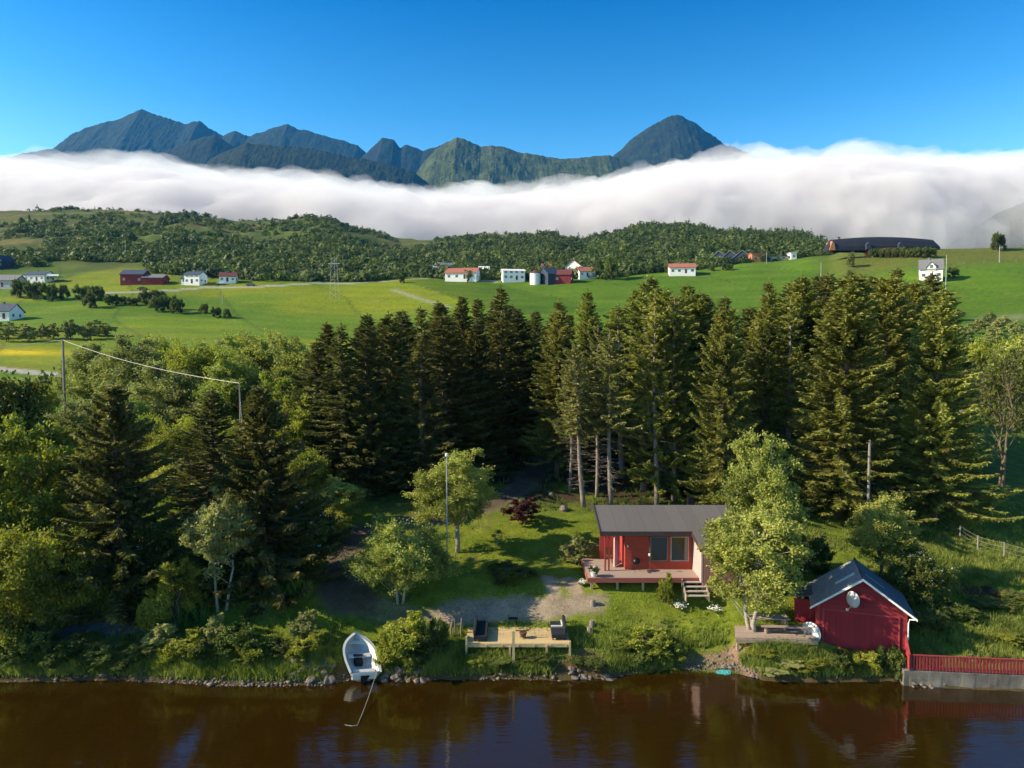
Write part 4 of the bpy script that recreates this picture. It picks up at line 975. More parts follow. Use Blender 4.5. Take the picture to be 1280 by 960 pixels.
for sg, pr_ in ((-1, rl), (1, rr2)):
    q = []
    for zz in (.06, .085):
        for (x, y) in ((.28, 1.0),(1.25, 1.0),(1.25, 1.34),(.28, 1.34)): q.append((sg*x, y, HR-pit*x+zz))
    o = MB().hexa(q).build("skylight", simple("skylight_lit_and_shaded", (.80,.77,.70) if sg < 0 else (.12,.16,.22), .4, .1, 5.), bh); o.parent = pr_  # pale on the sunny slope, dark on the other: light put into the colour
    q = [(sg*x, y, HR-pit*x+z) for y in (-.33, -.285) for (x, z) in ((0,-.07),(W2+.42,-.07),(W2+.42,.055),(0,.055))]
    MB().hexa([q[0],q[1],q[2],q[3],q[4],q[5],q[6],q[7]]).build("bargeboard", m_white, pr_)
MB().tube([(0,-.28,HR+.06),(0,LB-.04,HR+.06)], .06, 6).build("ridge_cap", m_felt2, bh)
MB().tube([(W2+.35,-.2,HE-.32),(W2+.1,-.03,HE-.40),(W2+.05,-.03,HE-.6),(W2+.05,-.03,.9)], .035, 7).build("drainpipe", m_white, bh)
an = MB(); an.box(-3.3,-W2-.04,1.55,LB-.4,.1,1.95); an.build("annex_wall", m_crim, bh); MB().hexa([(-3.4,1.35,2.0),(-W2-.04,1.35,2.3),(-W2-.04,LB-.3,2.3),(-3.4,LB-.3,2.0),(-3.4,1.35,2.07),(-W2-.04,1.35,2.37),(-W2-.04,LB-.3,2.37),(-3.4,LB-.3,2.07)]).build("annex_roof", m_felt, bh)
# satellite dish
from mathutils import Matrix
def on_bh(x, y, z):
    c, s = math.cos(-R(20.5)), math.sin(-R(20.5)); return (B[0]+c*x-s*y, B[1]+s*x+c*y, B[2]+z)
t = thing("satellite_dish", "grey satellite dish mounted on the gable of the crimson boathouse", "satellite dish", on_bh(-.15, -.05, 2.55), R(-62))
v = []; f = []; nr, na = 7, 26
for sgn_ in (0, .02):
    for i in range(nr+1):
        for k in range(na): a = 6.2832*k/na; rr_ = .40*i/nr; v.append((rr_*math.cos(a), -.42+sgn_+.55*-(.16-rr_*rr_)*-1*.9-.08, rr_*1.12*math.sin(a)+.35))
for s2 in (0, 1):
    for i in range(nr):
        for k in range(na): o_ = s2*(nr+1)*na; f.append((o_+i*na+k, o_+i*na+(k+1)%na, o_+(i+1)*na+(k+1)%na, o_+(i+1)*na+k))
for k in range(na): f.append((nr*na+k, nr*na+(k+1)%na, (2*nr+1)*na+(k+1)%na, (2*nr+1)*na+k))
MB().add([(x, -y-1.0, z) for x, y, z in v], f).build("reflector", simple("grey_dish", (.42,.43,.44), .5, .12, 5.), t, smooth=True)
MB().tube([(0,.0,.1),(0,-.45,.2)], .03, 6).tube([(0,-.45,.03),(0,-.95,-.12)], .018, 6).build("arm", m_grey, t); MB().box(-.05,.05,-1.03,-.93,-.17,-.07).build("receiver", m_terra, t)
# round board leaning on the corner
t = thing("round_board", "round white board with faded blue markings leaning on the left corner of the boathouse", "round board", on_bh(-2.52, -.12, .62), R(-58))
MB().disc((0,0,0), (0,-1,.12), .60, .05, 30).build("board", m_white, t)
m_bl = simple("faded_blue_paint", (.16,.24,.38), .7, .2, 8.); mk = MB()
for k in range(30):
    if k % 5 == 4: continue
    a0, a1 = 6.2832*k/30, 6.2832*(k+.8)/30; q = []
    for y in (-.055, -.062): q += [(.50*math.cos(a0), y-.06*.5*math.sin(a0), .50*math.sin(a0)),(.56*math.cos(a0), y-.06*.56*math.sin(a0), .56*math.sin(a0)),(.56*math.cos(a1), y-.06*.56*math.sin(a1), .56*math.sin(a1)),(.50*math.cos(a1), y-.06*.5*math.sin(a1), .50*math.sin(a1))]
    mk.hexa(q)
mk.build("rim_marking", m_bl, t)
mk = MB()
for x, z, s_ in ((0,.30,.06),(.05,-.02,.10),(-.03,-.22,.05),(-.22,.05,.05),(.22,.12,.05)): mk.box(x-s_, x+s_, -.065, -.05, z-s_*.6, z+s_*.6)
mk.build("centre_marking", simple("dull_red_brown_paint", (.35,.22,.20), .7, .2, 8.), t)

# ------------------------------------------------------------------ terrace with table and bench
TZ = 1.72
T0 = (14.2, 37.1, TZ)
t = thing("plank_terrace", "low plank terrace on the lawn left of the boathouse", "terrace", T0)
FL, FR, BR_, BL = P(919,797,37.05), P(1022,806,36.75), P(1012,784,38.6), P(919,785,38.6)
FL = (FL[0], FL[1]); FR = (FR[0], FR[1]); BR_ = (BR_[0], 38.5); BL = (BL[0], 38.7)
o = MB().hexa([(*FL,TZ-.05),(*FR,TZ-.05),(*BR_,TZ-.05),(*BL,TZ-.05),(*FL,TZ),(*FR,TZ),(*BR_,TZ),(*BL,TZ)]).build("deck_boards", m_deckw, t, org=T0)
MB().bar((FL[0],FL[1]-.03,TZ-.16),(FR[0],FR[1]-.03,TZ-.16),.05,.2).build("edge_board", m_wood, t, org=T0)
for k in range(4): x = FL[0]+.2+k*(FR[0]-FL[0]-.5)/3; MB().box(x-.06,x+.06,37.15,37.27,.9,TZ-.051).build("leg", m_wood, t, org=T0)
def bench(name, label, cat, p0, L, wd, h, rz=0.):
    t = thing(name, label, cat, p0, rz)
    MB().box(-L/2,L/2,-wd/2,wd/2,h-.05,h).build("top", m_deckw, t)
    for x in (-L/2+.25, L/2-.25): MB().box(x-.05,x+.05,-wd/2+.04,wd/2-.04,0,h-.051).build("leg", m_wood, t)
bench("garden_bench", "long low bench on the plank terrace in front of the garden table", "bench", (15.3,37.55,TZ), 2.6, .28, .42, -.08)
bench("garden_table", "wooden garden table at the back of the plank terrace under the birch", "table", (14.6,38.25,TZ), 2.2, .7, .70, -.05)

# ------------------------------------------------------------------ the yellow plank deck above the water
DZ = 1.5
D0 = (.3, 38.0, DZ)
t = thing("bathing_deck", "new yellow plank deck on posts above the bank by the water", "deck", D0)
MB().box(-2.55, 3.2, 36.8, 39.5, DZ-.05, DZ).build("deck_boards", m_decky, t, org=D0)
MB().box(-2.55, 3.2, 36.75, 36.797, DZ-.20, DZ-.01).build("front_board", m_woody, t, org=D0)
for k in range(7): x = -2.3+k*.88; MB().box(x-.035,x+.035,36.7,39.3,DZ-.18,DZ-.052).build("joist", m_woody, t, org=D0)
for (x, y, z0, z1) in ((-2.5,36.72,.3,DZ+.42),(3.18,36.75,.3,DZ+.15),(3.1,39.4,.6,DZ+.55),(-.12,36.6,-.2,DZ-.06),(-2.4,39.4,.6,DZ+.1),(1.9,36.7,.3,DZ-.06)):
    MB().box(x-.05,x+.05,y-.05,y+.05,z0,z1).build("post", m_woody, t, org=D0)
t = tag(MB().box(.0-.07+.08,.07+.08,36.2,36.34,-1.2,2.42).build("mooring_post", m_woody), "tall square timber post standing in the water before the yellow deck", "post")
t = thing("sofa", "black outdoor sofa without arms at the left end of the yellow deck", "sofa", (-1.75, 38.0, DZ))
MB().box(-.38,.38,-1.05,1.1,.12,.36).build("cushion", m_black, t, bevel=.04); MB().box(-.40,-.24,-1.05,1.1,.36,.66).build("backrest", m_black, t, bevel=.04)
for x in (-.3,.3):
    for y in (-.95,1.0): MB().box(x-.03,x+.03,y-.03,y+.03,0,.12).build("leg", m_blackm, t)
t = thing("armchair", "black outdoor armchair with a pale edge at the right end of the yellow deck", "armchair", (2.62, 38.1, DZ))
MB().box(-.42,.42,-.95,.95,.12,.36).build("cushion", m_black, t, bevel=.04); MB().box(.28,.44,-.9,.95,.36,.72).build("backrest", m_black, t, bevel=.04)
MB().box(-.40,.26,.02,.12,.362,.44).box(.20,.27,.12,.9,.362,.44).build("pale_edge", m_terra, t)
for x in (-.34,.34):
    for y in (-.85,.85): MB().box(x-.03,x+.03,y-.03,y+.03,0,.12).build("leg", m_blackm, t)
t = thing("folding_stand", "thin black basket stand at the back edge of the yellow deck", "stand", (.05, 39.2, DZ))
MB().box(-.28,.28,-.15,.15,.42,.46).box(-.28,-.25,-.15,.15,.46,.60).box(.25,.28,-.15,.15,.46,.60).build("basket", m_blackm, t)
for a, b in (((-.3,-.2,0),(-.12,.0,.42)),((.3,-.2,0),(.12,0,.42)),((-.3,.2,0),(-.12,0,.42)),((.3,.2,0),(.12,0,.42))): MB().tube([a,b],.014,5).build("leg", m_blackm, t)
t = thing("fire_bowl", "small brown fire bowl with a bar across it in the middle of the yellow deck", "fire bowl", (.62, 37.5, DZ))
MB().tube([(0,0,.05),(0,0,.12),(0,0,.30),(0,0,.34)],[.08,.15,.22,.20],14).build("bowl", m_brown, t); MB().tube([(-.42,0,.42),(.05,0,.42),(.30,0,.46),(.40,0,.55),(.34,.02,.62)],[.03,.035,.05,.05,.02],7).build("bar", m_brown, t)
for a in (.5,2.6,4.7): MB().tube([(.1*math.cos(a),.1*math.sin(a),.1),(.2*math.cos(a),.2*math.sin(a),0)],.02,5).build("leg", m_brown, t)
for px_, h_, tl_, lb in ((563,.95,.05,"leftmost weathered stake left of the yellow deck"),(570,1.0,-.04,"middle weathered stake left of the yellow deck"),(576,1.05,.02,"weathered stake nearest the yellow deck on its left")):
    x, y, z = at(px_, 38.2); tag(MB().tube([(0,0,-.2),(tl_,0,h_*.5),(tl_*2.5,0,h_)],[.05,.045,.04],7).build("wooden_stake", m_bark_pale), lb, "stake").location = (x, y, z)

# ------------------------------------------------------------------ the white boat
def boat():
    L, Bm, Dp = 2.95, 1.92, .62
    ns, nk = 26, 9
    def sec(t, inner):   # t 0 stern .. 1 bow
        bw = Bm/2*(1-max(0, (t-.38)/.62)**2.9)*(.88+.10*min(1, t/.3)); sh = .60+.20*t**2; kl = .02+.32*max(0, (t-.72)/.28)**2
        if inner: bw = max(.0, bw-.09); kl += .12; y = L*(.03+.93*t)
        else: y = L*t
        p = []
        for k in range(nk):
            a = (k/(nk-1)); q = a*math.pi-math.pi/2
            x = bw*math.sin(q)*(1-.0*a); zz = kl+(sh-kl)*(abs(math.sin(q))**3.2)
            if inner and k in (0, nk-1): zz = sh-.02
            p.append((x, y, zz))
        return p
    root = thing("rowing_boat", "white open motorboat pulled half up the bank, bow on land", "boat", (P(446,842,35.4)[0]+.35, 35.35, .05), R(9))
    root.rotation_euler = (R(20), R(9), R(28))
    for nm, inner, m in (("hull", 0, m_glassfib), ("inner_hull", 1, m_ins)):
        v = []; f = []
        for i in range(ns): v += sec(i/(ns-1), inner)
        for i in range(ns-1):
            for k in range(nk-1): f.append((i*nk+k, i*nk+k+1, (i+1)*nk+k+1, (i+1)*nk+k))
        f.append(tuple(range(nk)))
        MB().add(v, f).build(nm, m, root, smooth=True)
    g_ = MB(); v = []; f = []
    for i in range(ns):
        a = sec(i/(ns-1), 0); b = sec(i/(ns-1), 1)
        for s_ in (0, nk-1): v.append((a[s_][0]*1.03, a[s_][1], a[s_][2]+.015)); v.append((b[s_][0], b[s_][1], b[s_][2]+.035))
    for i in range(ns-1):
        for s_ in (0, 2): f.append((i*4+s_, i*4+s_+1, i*4+s_+5, i*4+s_+4))
    g_.add(v, f).build("gunwale", m_glassfib, root)
    def thwart(y0, y1, z, w, m, nm): return MB().box(-w, w, y0, y1, z-.06, z).build(nm, m, root, bevel=.01)
    thwart(1.35, 1.62, .45, .62, m_glassfib, "seat"); thwart(2.35, 2.6, .50, .50, m_glassfib, "seat"); thwart(.10, .42, .47, .60, m_glassfib, "stern_seat")
    MB().box(-.66,.66,-.02,.10,.18,.56).build("transom", m_glassfib, root, bevel=.015)
    MB().box(-.30,.12,.95,1.36,.17,.42).box(-.34,.16,1.36,1.52,.462,.50).build("bag", m_black, root)
    MB().hexa([(-.16,-.06,.0),(.0,-.06,-.25),(.02,.0,-.25),(-.14,.0,.0),(-.24,-.06,.44),(.24,-.06,.44),(.24,-.022,.44),(-.24,-.022,.44)]).build("motor_bracket", m_black, root)
boat()
pts = [P(476,812,37.0), P(475,835,36.2)]; a = P(475,828,36.0); b = P(446,908,31.1)
pts = [np.array([a[0],36.3,.95])*(1-t)+np.array([b[0],31.2,.02])*t-np.array([0,0,1.4*t*(1-t)*.55]) for t in np.linspace(0,1,14)]
pts += [np.array([b[0]-.25,31.15,.015]), np.array([b[0]-.6,31.25,.015])]
tag(MB().tube(pts, .013, 5).build("mooring_rope", m_rope), "pale mooring rope running from the bank into the water beside the white boat", "rope")
x, y, z = at(905, 36.4); g = np.random.default_rng(9)
nv = []; 
for i in range(9):
    for k in range(9): nv.append((x-.4+.1*i+g.normal(0,.02), y-.2+.05*k, hz(x-.4+.1*i, y-.2+.05*k)+.03+.07*g.random()*math.sin(i/8*3.14)))
tag(MB().add(nv, [(i*9+k,i*9+k+1,i*9+k+10,i*9+k+9) for i in range(8) for k in range(8)]).build("fishing_net", m_turq), "heap of turquoise net lying on the little beach", "net")

# ------------------------------------------------------------------ wall and railing at the right
C0 = (21., 35.1, 0.)
t = thing("retaining_wall", "stained concrete retaining wall at the water's edge on the right", "wall", C0)
pw = MB(); N_ = 40
for i in range(N_):
    x0 = 20.85+i*.33; y0 = 35.02-(x0-20.85)*.083; x1 = x0+.33; y1 = y0-.33*.083; h0 = .80-.010*i*.33; j0 = .03*math.sin(i*1.3); j1 = .03*math.sin((i+1)*1.3)
    pw.hexa([(x0,y0-.06+j0,-.6),(x1,y1-.06+j1,-.6),(x1,y1+.4,-.6),(x0,y0+.4,-.6),(x0,y0,h0),(x1,y1,h0-.003),(x1,y1+.3,h0-.003),(x0,y0+.3,h0)])
pw.hexa([(20.55,35.02,-.6),(20.85,35.02,-.6),(21.0,36.3,-.6),(20.7,36.3,-.6),(20.55,35.02,.80),(20.85,35.02,.80),(21.0,36.3,1.0),(20.7,36.3,1.0)])
pw.build("concrete", m_conc, t, org=C0)
t = thing("picket_railing", "low red picket railing on top of the concrete wall", "railing", C0)
def wl(s): return (20.85+s, 35.10-s*.083, .79-.01*s)
rl_ = MB(); a = wl(0); b = wl(12.8); rl_.bar((a[0],a[1],a[2]+.83),(b[0],b[1],b[2]+.83),.10,.05); rl_.bar((a[0],a[1]+.03,a[2]+.18),(b[0],b[1]+.03,b[2]+.18),.04,.08); rl_.build("rail", m_crimp, t, org=C0)
for k in range(76):
    p_ = wl(.05+k*.165); MB().box(p_[0]-.05,p_[0]+.05,p_[1]-.035,p_[1]-.005,p_[2]+.05+.02*random.random(),p_[2]+.80).build("picket", m_crimp, t, org=C0)
t = thing("stair_railing", "sloping red railing between the boathouse corner and the concrete wall", "railing", C0)
for k in range(9):
    q = k/8; x = 20.80+.42*q; y = 35.05+1.15*q; z0 = .85+.3*q; z1 = 1.62+.72*q; MB().box(x-.015,x+.015,y-.055,y+.055,z0,z1).build("picket", m_crimp, t, org=C0)
MB().bar((20.8,35.0,1.66),(21.22,36.22,2.40),.09,.05).build("rail", m_crimp, t, org=C0)
# wire fence
def wirefence(pts, label):
    p0 = pts[0]; t = thing("wire_fence", label, "fence", p0)
    for (x, y, z) in pts: MB().tube([(x,y,z-.2),(x,y,z+1.05)], .05, 6).build("post", m_pole, t, org=p0)
    w_ = MB()
    for h_ in (.4,.7,.98):
        for a, b in zip(pts[:-1], pts[1:]): w_.tube([(a[0],a[1],a[2]+h_),((a[0]+b[0])/2,(a[1]+b[1])/2,(a[2]+b[2])/2+h_-.04),(b[0],b[1],b[2]+h_)], .007, 4)
    w_.build("wire", m_grey, t, org=p0)
wirefence([at(1170,53),at(1200,50.5),at(1222,48.6),at(1255,47.4),at(1290,46.4)], "old wire fence with grey posts on the right meadow")

# ------------------------------------------------------------------ poles and lines
def pole(px, Y, top, label, name="utility_pole", cat="utility pole", r=.13, cross=0, m=None, head=None):
    x, y, z = at(px, Y); h = row_to_z(top, Y)-z
    t = thing(name, label, cat, (x, y, z))
    MB().tube([(0,0,-.3),(0,0,h)], [r, r*.75], 9).build("shaft", m or m_pole, t)
    if cross: MB().box(-cross,cross,-.05,.05,h-.45,h-.33).build("crossarm", m_pole, t)
    if head: MB().tube([(0,0,h),(0,0,h+.05),(0,0,h+.2),(0,0,h+.24)],[.05,.11,.11,.03],9).build("finial", m_white, t)
    return (x, y, z+h)
p1 = pole(82, 88, 425, "tall grey utility pole between the thicket and the left field", r=.17)
p2 = pole(302, 60, 479, "thin utility pole half hidden behind the brownish spruce", r=.07)
pole(559, 44.8, 571, "slim pale flag pole with a white top beside the round-crowned birch", "flag_pole", "flag pole", .05, m=m_grey, head=1)
pole(1084, 50, 550, "grey utility pole behind the boathouse", r=.12)
def line(a, b, sag, label, rad=.03):
    a = np.array(a); b = np.array(b); pts = [a*(1-t)+b*t-np.array([0,0,4*sag*t*(1-t)]) for t in np.linspace(0,1,20)]
    tag(MB().tube(pts, rad, 5).build("power_line", m_cable), label, "power line")
line(p1, p2, .6, "thick pale power line sagging between the two left utility poles", .022)
line(p1, P(-60,436,80), .25, "thin power line running off the left edge from the tall pole", .035)
line(p2, (p2[0]+.2, p2[1]-.1, p2[2]-4.5), 0, "pale cable hanging down the thin left utility pole", .018)
for (px_, row, top, lb) in ((1182,364,319,"tall thin pole on the field beside the white gabled house"),(1249,328,308,"thin pole on the crest of the right field"),(1026,346,328,"thin pole on the field left of the longhouse"),(278,380,369,"short pole with a crossarm on the left field"),(129,368,358,"white road post at the left end of the farm road"),(958,330,316,"thin pole near the orange building"),(157,322,300,"thin pole on the left hill")):
    X_, Y_, Z_ = G(px_, row, 112); pole(px_, Y_, top, lb, "field_pole", "pole", .14 if px_ > 1100 else .11, cross=.9 if px_ == 278 else 0, m=m_grey)
# lattice pylon
x, y, z = G(418, 374, 112); h = row_to_z(319, y)-z
t = thing("lattice_pylon", "thin lattice pylon with three legs standing in the yellow-green field", "pylon", (x, y, z))
for (a, b) in ((-2.2,0),(0,1.5),(2.2,0)): MB().tube([(a,b,0),(a*.5,b*.5,h*.95)], .045, 4).build("leg", m_grey, t)
MB().box(-2.6,2.6,-.08,.08,h*.80,h*.82).build("crossarm", m_grey, t)
lt = MB()
for k in range(6): z0, z1 = h*.95*k/6, h*.95*(k+1)/6; f0, f1 = 1-.5*k/6, 1-.5*(k+1)/6; lt.tube([(-2.2*f0,0,z0),(2.2*f1,0,z1)],.04,3).tube([(2.2*f0,0,z0),(-2.2*f1,0,z1)],.04,3)
lt.build("bracing", m_grey, t)
# stumps
for px_, Y_, lb in ((741,40.9,"grey stump on the lawn left of the cabin deck"),(740,39.2,"small stump on the lawn behind the right end of the yellow deck"),(737,38.6,"stump nearest the yellow deck on the lawn")):
    x, y, z = at(px_, Y_); tag(MB().tube([(0,0,-.1),(0,0,.1),(.01,0,.32)],[.20,.16,.15],10).build("tree_stump", m_bark_pale), lb, "stump").location = (x, y, z)

# ------------------------------------------------------------------ stones
def stone_mesh(seed, flat=.6):
    import bmesh
    bm = bmesh.new(); bmesh.ops.create_icosphere(bm, subdivisions=2, radius=1.); g = np.random.default_rng(seed)
    a = g.normal(0, 1, (7, 3)); a /= np.linalg.norm(a, axis=1, keepdims=True); dd = g.uniform(.55, .85, 7)
    for v in bm.verts:
        p_ = np.array(v.co[:])
        for n_, d_ in zip(a, dd):
            e = p_@n_-d_
            if e > 0: p_ = p_-n_*e
        v.co = p_*[1,.8,flat]
    me = bpy.data.meshes.new("stone"); bm.to_mesh(me); bm.free(); me.materials.append(m_stone); return me
SM = [stone_mesh(i, .5+.1*(i % 4)) for i in range(6)]
g = np.random.default_rng(77)
def stone(px, Y, s, lb, grp):
    x, y, z = at(px, Y); o = link("shore_rock", SM[g.integers(6)]); o.location = (x, y, z+s*.12); o.rotation_euler = (g.normal(0,.2), g.normal(0,.2), g.uniform(0, 6.28)); o.scale = (s*g.uniform(.8,1.3), s*g.uniform(.8,1.3), s); tag(o, lb, "rock", grp)
for k in range(30): px_ = g.uniform(362, 420); stone(px_, shoreY(855)+g.uniform(-.1, 1.0), g.uniform(.12, .34), "grey rock in the heap left of the white boat", "rocks left of the white boat")
for k in range(18): px_ = g.uniform(478, 530); stone(px_, 35.6+g.uniform(-.1, .5), g.uniform(.12, .30), "grey rock at the waterline right of the white boat", "rocks right of the white boat")
for k in range(22): px_ = g.uniform(690, 775); stone(px_, 35.75+g.uniform(-.1, .5), g.uniform(.10, .24), "grey rock at the foot of the reddish bank", "rocks below the reddish bank")
for k in range(16): px_ = g.uniform(1100, 1180); stone(px_, 34.95+g.uniform(-.2, .1), g.uniform(.10, .2), "small rock at the foot of the concrete wall", "rocks at the foot of the concrete wall")
for px_, Y_, s_ in ((690,60,.4),(705,56.5,.45),(640,57,.3)): stone(px_, Y_, s_, "boulder on the dark path under the trees", "boulders on the dark path")
def pebbles():
    n = 900; gg = np.random.default_rng(8)
    px = np.where(gg.random(n) < .3, gg.uniform(860, 950, n), np.where(gg.random(n) < .5, gg.uniform(150, 440, n), gg.uniform(-20, 780, n))); X = (px-640)/F*36.4; Y = Ys(X)+gg.gamma(1.4, .20, n)-.12
    Z = H(X, Y); s = gg.gamma(2, .026, n)+.02
    bm_v = np.array([(1,0,0),(-1,0,0),(0,1,0),(0,-1,0),(0,0,.6),(0,0,-.6)], float); ff = np.array([(0,2,4),(2,1,4),(1,3,4),(3,0,4),(2,0,5),(1,2,5),(3,1,5),(0,3,5)])
    V = bm_v[None]*s[:, None, None]*gg.uniform(.6, 1.4, (n, 1, 3))+np.stack([X, Y, Z+s*.2], -1)[:, None, :]+gg.normal(0, .008, (n, 6, 3))
    tag(link("shore_pebbles", mesh_np("shore_pebbles", V.reshape(-1, 3), (ff[None]+np.arange(n)[:, None, None]*6).reshape(-1, 3), m_stone)), label="pale pebbles and small stones along the waterline", kind="stuff")
pebbles()
# ------------------------------------------------------------------ grass
def grass(name, label, n, fx, hmin, hmax, w, cols, seed, k=4, cluster=0):
    gg = np.random.default_rng(seed); X, Y = fx(gg, n); Z = H(X, Y); m = len(X)
    c = np.repeat(np.stack([X, Y, Z-.02], -1), k, 0)+gg.normal(0, .05, (m*k, 3))*[1,1,0]
    hh = np.repeat(gg.uniform(hmin, hmax, m), k)*gg.uniform(.6, 1.2, m*k); a = gg.uniform(0, 6.28, m*k); ln = gg.normal(0, .28, (m*k, 2))*hh[:, None]
    sd = np.stack([np.cos(a), np.sin(a), 0*a], -1)*w*.5
    tip = c+np.stack([ln[:, 0], ln[:, 1], hh], -1)
    V = np.stack([c-sd, c+sd, tip], 1).reshape(-1, 3)
    mt = foliage(name+"_blades", cols, .4, seed*1., patch=.8)
    tag(link(name, mesh_np(name, V, np.arange(len(V)).reshape(-1, 3), mt, tint=np.clip(gg.normal(.5, .22, m*k), 0, 1))), label=label, kind="stuff")
def pathfree(X, Y):
    d = np.minimum.reduce([dist_poly(X, Y, lane)-1.6, dist_poly(X, Y, yard)-1.2, dist_poly(X, Y, track1)-.4, dist_poly(X, Y, track2)-.45, dist_poly(X, Y, gravel)-1.1])
    inside = (X > 4.7) & (X < 15.2) & (Y > 41.9) & (Y < 49) | (X > 17) & (X < 21.2) & (Y > 36.5) & (Y < 40.5) | (X > 12.2) & (X < 17) & (Y > 37) & (Y < 38.7)
    return (d > 0) & ~inside
def f_lawn(gg, n):
    Y = 36.4+gg.random(n)**1.3*22; X = gg.uniform(-.78, .78, n)*Y; k = pathfree(X, Y) & (fbm(X/1.5, Y/1.5, 3, 91) > -.35); return X[k], Y[k]
grass("lawn_grass", "short sunlit lawn grass around the cabin", 90000, f_lawn, .05, .13, .035, [(.06,.11,.012), (.12,.19,.025), (.21,.26,.05)], 3, 3)
def f_bank(gg, n):
    X = gg.uniform(-.78, .62, n)*36.5; Y = Ys(X)+.35+gg.gamma(2.0, .42, n)-.22; bay = ((X > 9.0) & (X < 12.6) & (Y < Ys(X)+1.3)) | ((X > -9.6) & (X < -7.2)) | ((X > 2.2) & (X < 5.2) & (Y < 37.3)); k = pathfree(X, Y) & ~bay; return X[k], Y[k]
grass("bank_grass", "rank tall grass and weeds along the top of the bank", 26000, f_bank, .18, .50, .05, [(.05,.085,.014), (.10,.15,.025), (.18,.21,.05)], 4, 4)
def f_right(gg, n):
    Y = 35.7+gg.random(n)*20; X = 21.4+gg.random(n)*(Y*.80-21.4); k = (fbm(X/2, Y/2, 3, 92) > -.25) & (X > 21.4); return X[k], Y[k]
grass("meadow_grass", "long meadow grass on the slope right of the boathouse", 16000, f_right, .15, .42, .05, [(.055,.09,.014), (.12,.16,.028), (.22,.22,.06)], 6, 4)
def f_rough(gg, n):
    Y = 38.5+gg.random(n)*66; X = -gg.uniform(.30, .82, n)*Y; k = pathfree(X, Y) & ~((X > -18) & (X < -8.6) & (Y < 41.2)); return X[k], Y[k]
grass("thicket_undergrowth", "ferns and tall weeds under the trees of the left bank", 26000, f_rough, .3, .9, .10, [(.04,.08,.012), (.08,.14,.02), (.16,.22,.04)], 7, 4)
def f_forest(gg, n):
    Y = 56+gg.random(n)*50; X = gg.uniform(-.2, .66, n)*Y; k = pathfree(X, Y) & (fbm(X/3, Y/3, 3, 93) > .05); return X[k], Y[k]
grass("forest_undergrowth", "ferns and low plants on the floor of the spruce stand", 14000, f_forest, .2, .6, .09, [(.03,.06,.012), (.06,.11,.02), (.12,.17,.04)], 8, 4)
# ------------------------------------------------------------------ far buildings
m_wsh = boards("white_house_boards", (.80,.80,.78), .25, 'Z', var=.04, gap=.85)
m_rbarn = boards("dark_red_barn_boards", (.20,.022,.028), .3, 'X', var=.15, gap=.7)
RM = dict(navy=simple("dark_blue_grey_roof", (.035,.05,.085), .7, .2, 1.), red=simple("red_tile_roof", (.34,.12,.08), .8, .25, 1.5), dkred=simple("dark_red_roof", (.12,.03,.03), .8, .2, 1.5), grey=simple("grey_slate_roof", (.16,.16,.17), .8, .2, 1.5), white=simple("white_sheet_roof", (.72,.70,.68), .6, .06, 1.5), blue=simple("blue_grey_sheet_roof", (.20,.25,.33), .5, .15, 1.5))
WM = dict(white=m_wsh, red=m_rbarn, orange=simple("orange_brown_boards", (.42,.17,.08), .8, .15, 2.), pink=simple("pale_grey_boards", (.40,.40,.42), .8, .1, 2.), blue=simple("dark_blue_boards", (.03,.04,.07), .8, .2, 2.))
def house(px, row, wpx, hw, depth, label, wall='white', roof='navy', rz=0., pitch=.7, wins=3, floors=1, gable_front=False, chim=1, name="farm_house", cat="house", wing=None, Y=None, door=True, group=None):
    """a gabled house wpx wide in the picture; hw = eave height, ridge along its local x"""
    if Y is None: X, Y, Z = G(px, row, 112)
    else: X, Y, Z = at(px, Y)
    W = wpx/F*(Y+.8); a, d = W/2, depth/2
    t = thing(name, label, cat, (X, Y, Z-.1), R(rz), group)
    pk = d*pitch
    MB().add([(-a,-d,-1.5),(a,-d,-1.5),(a,d,-1.5),(-a,d,-1.5),(-a,-d,hw),(a,-d,hw),(a,d,hw),(-a,d,hw),(-a,0,hw+pk),(a,0,hw+pk)],
      [(0,3,2,1),(0,1,5,4),(2,3,7,6),(4,5,9,8),(7,8,9,6),(1,2,6,9,5),(3,0,4,8,7)]).build("wall", WM[wall], t)
    o = .45; q = MB(); ez = hw-o*pitch+.05
    for s_ in (-1, 1):
        q.hexa([(-a-o,s_*(d+o),ez),(a+o,s_*(d+o),ez),(a+o,0,hw+pk+.05),(-a-o,0,hw+pk+.05),(-a-o,s_*(d+o),ez+.25),(a+o,s_*(d+o),ez+.25),(a+o,0,hw+pk+.30),(-a-o,0,hw+pk+.30)])
    r_ = q.build("roof", RM[roof], t)
    if chim: MB().box(-a*.2-.4,-a*.2+.4,-.35,.35,hw+pk-.3,hw+pk+1.0).build("chimney", RM['grey'], r_)
    ws = min(1.3, W/(wins*2.1)) if wins else 0
    for fl in range(floors):
        for k in range(wins):
            x = -a+W*(k+.5)/wins; z0 = .9+fl*2.6
            if door and fl == 0 and k == wins//2 and wins > 1:
                MB().box(x-.5,x+.5,-d-.05,-d+.01,.1,2.2).build("door", RM['dkred'], t); continue
            MB().box(x-ws/2,x+ws/2,-d-.05,-d+.01,z0,z0+1.2).build("window", m_glass, t)
    for y in (-d*.45, d*.45):
        MB().box(a-.01,a+.05,y-.5,y+.5,1.,2.1).build("window", m_glass, t); MB().box(-a-.05,-a+.01,y-.5,y+.5,1.,2.1).build("window", m_glass, t)
    return t
house(8, 372, 26, 3.0, 8, "white house with a dark blue roof, lowest at the left edge", roof='navy', wins=2, Y=262)
house(10, 351, 34, 3.4, 8, "grey-roofed house just above the lowest house at the left edge", roof='grey', wall='pink', wins=3, Y=345, chim=0)
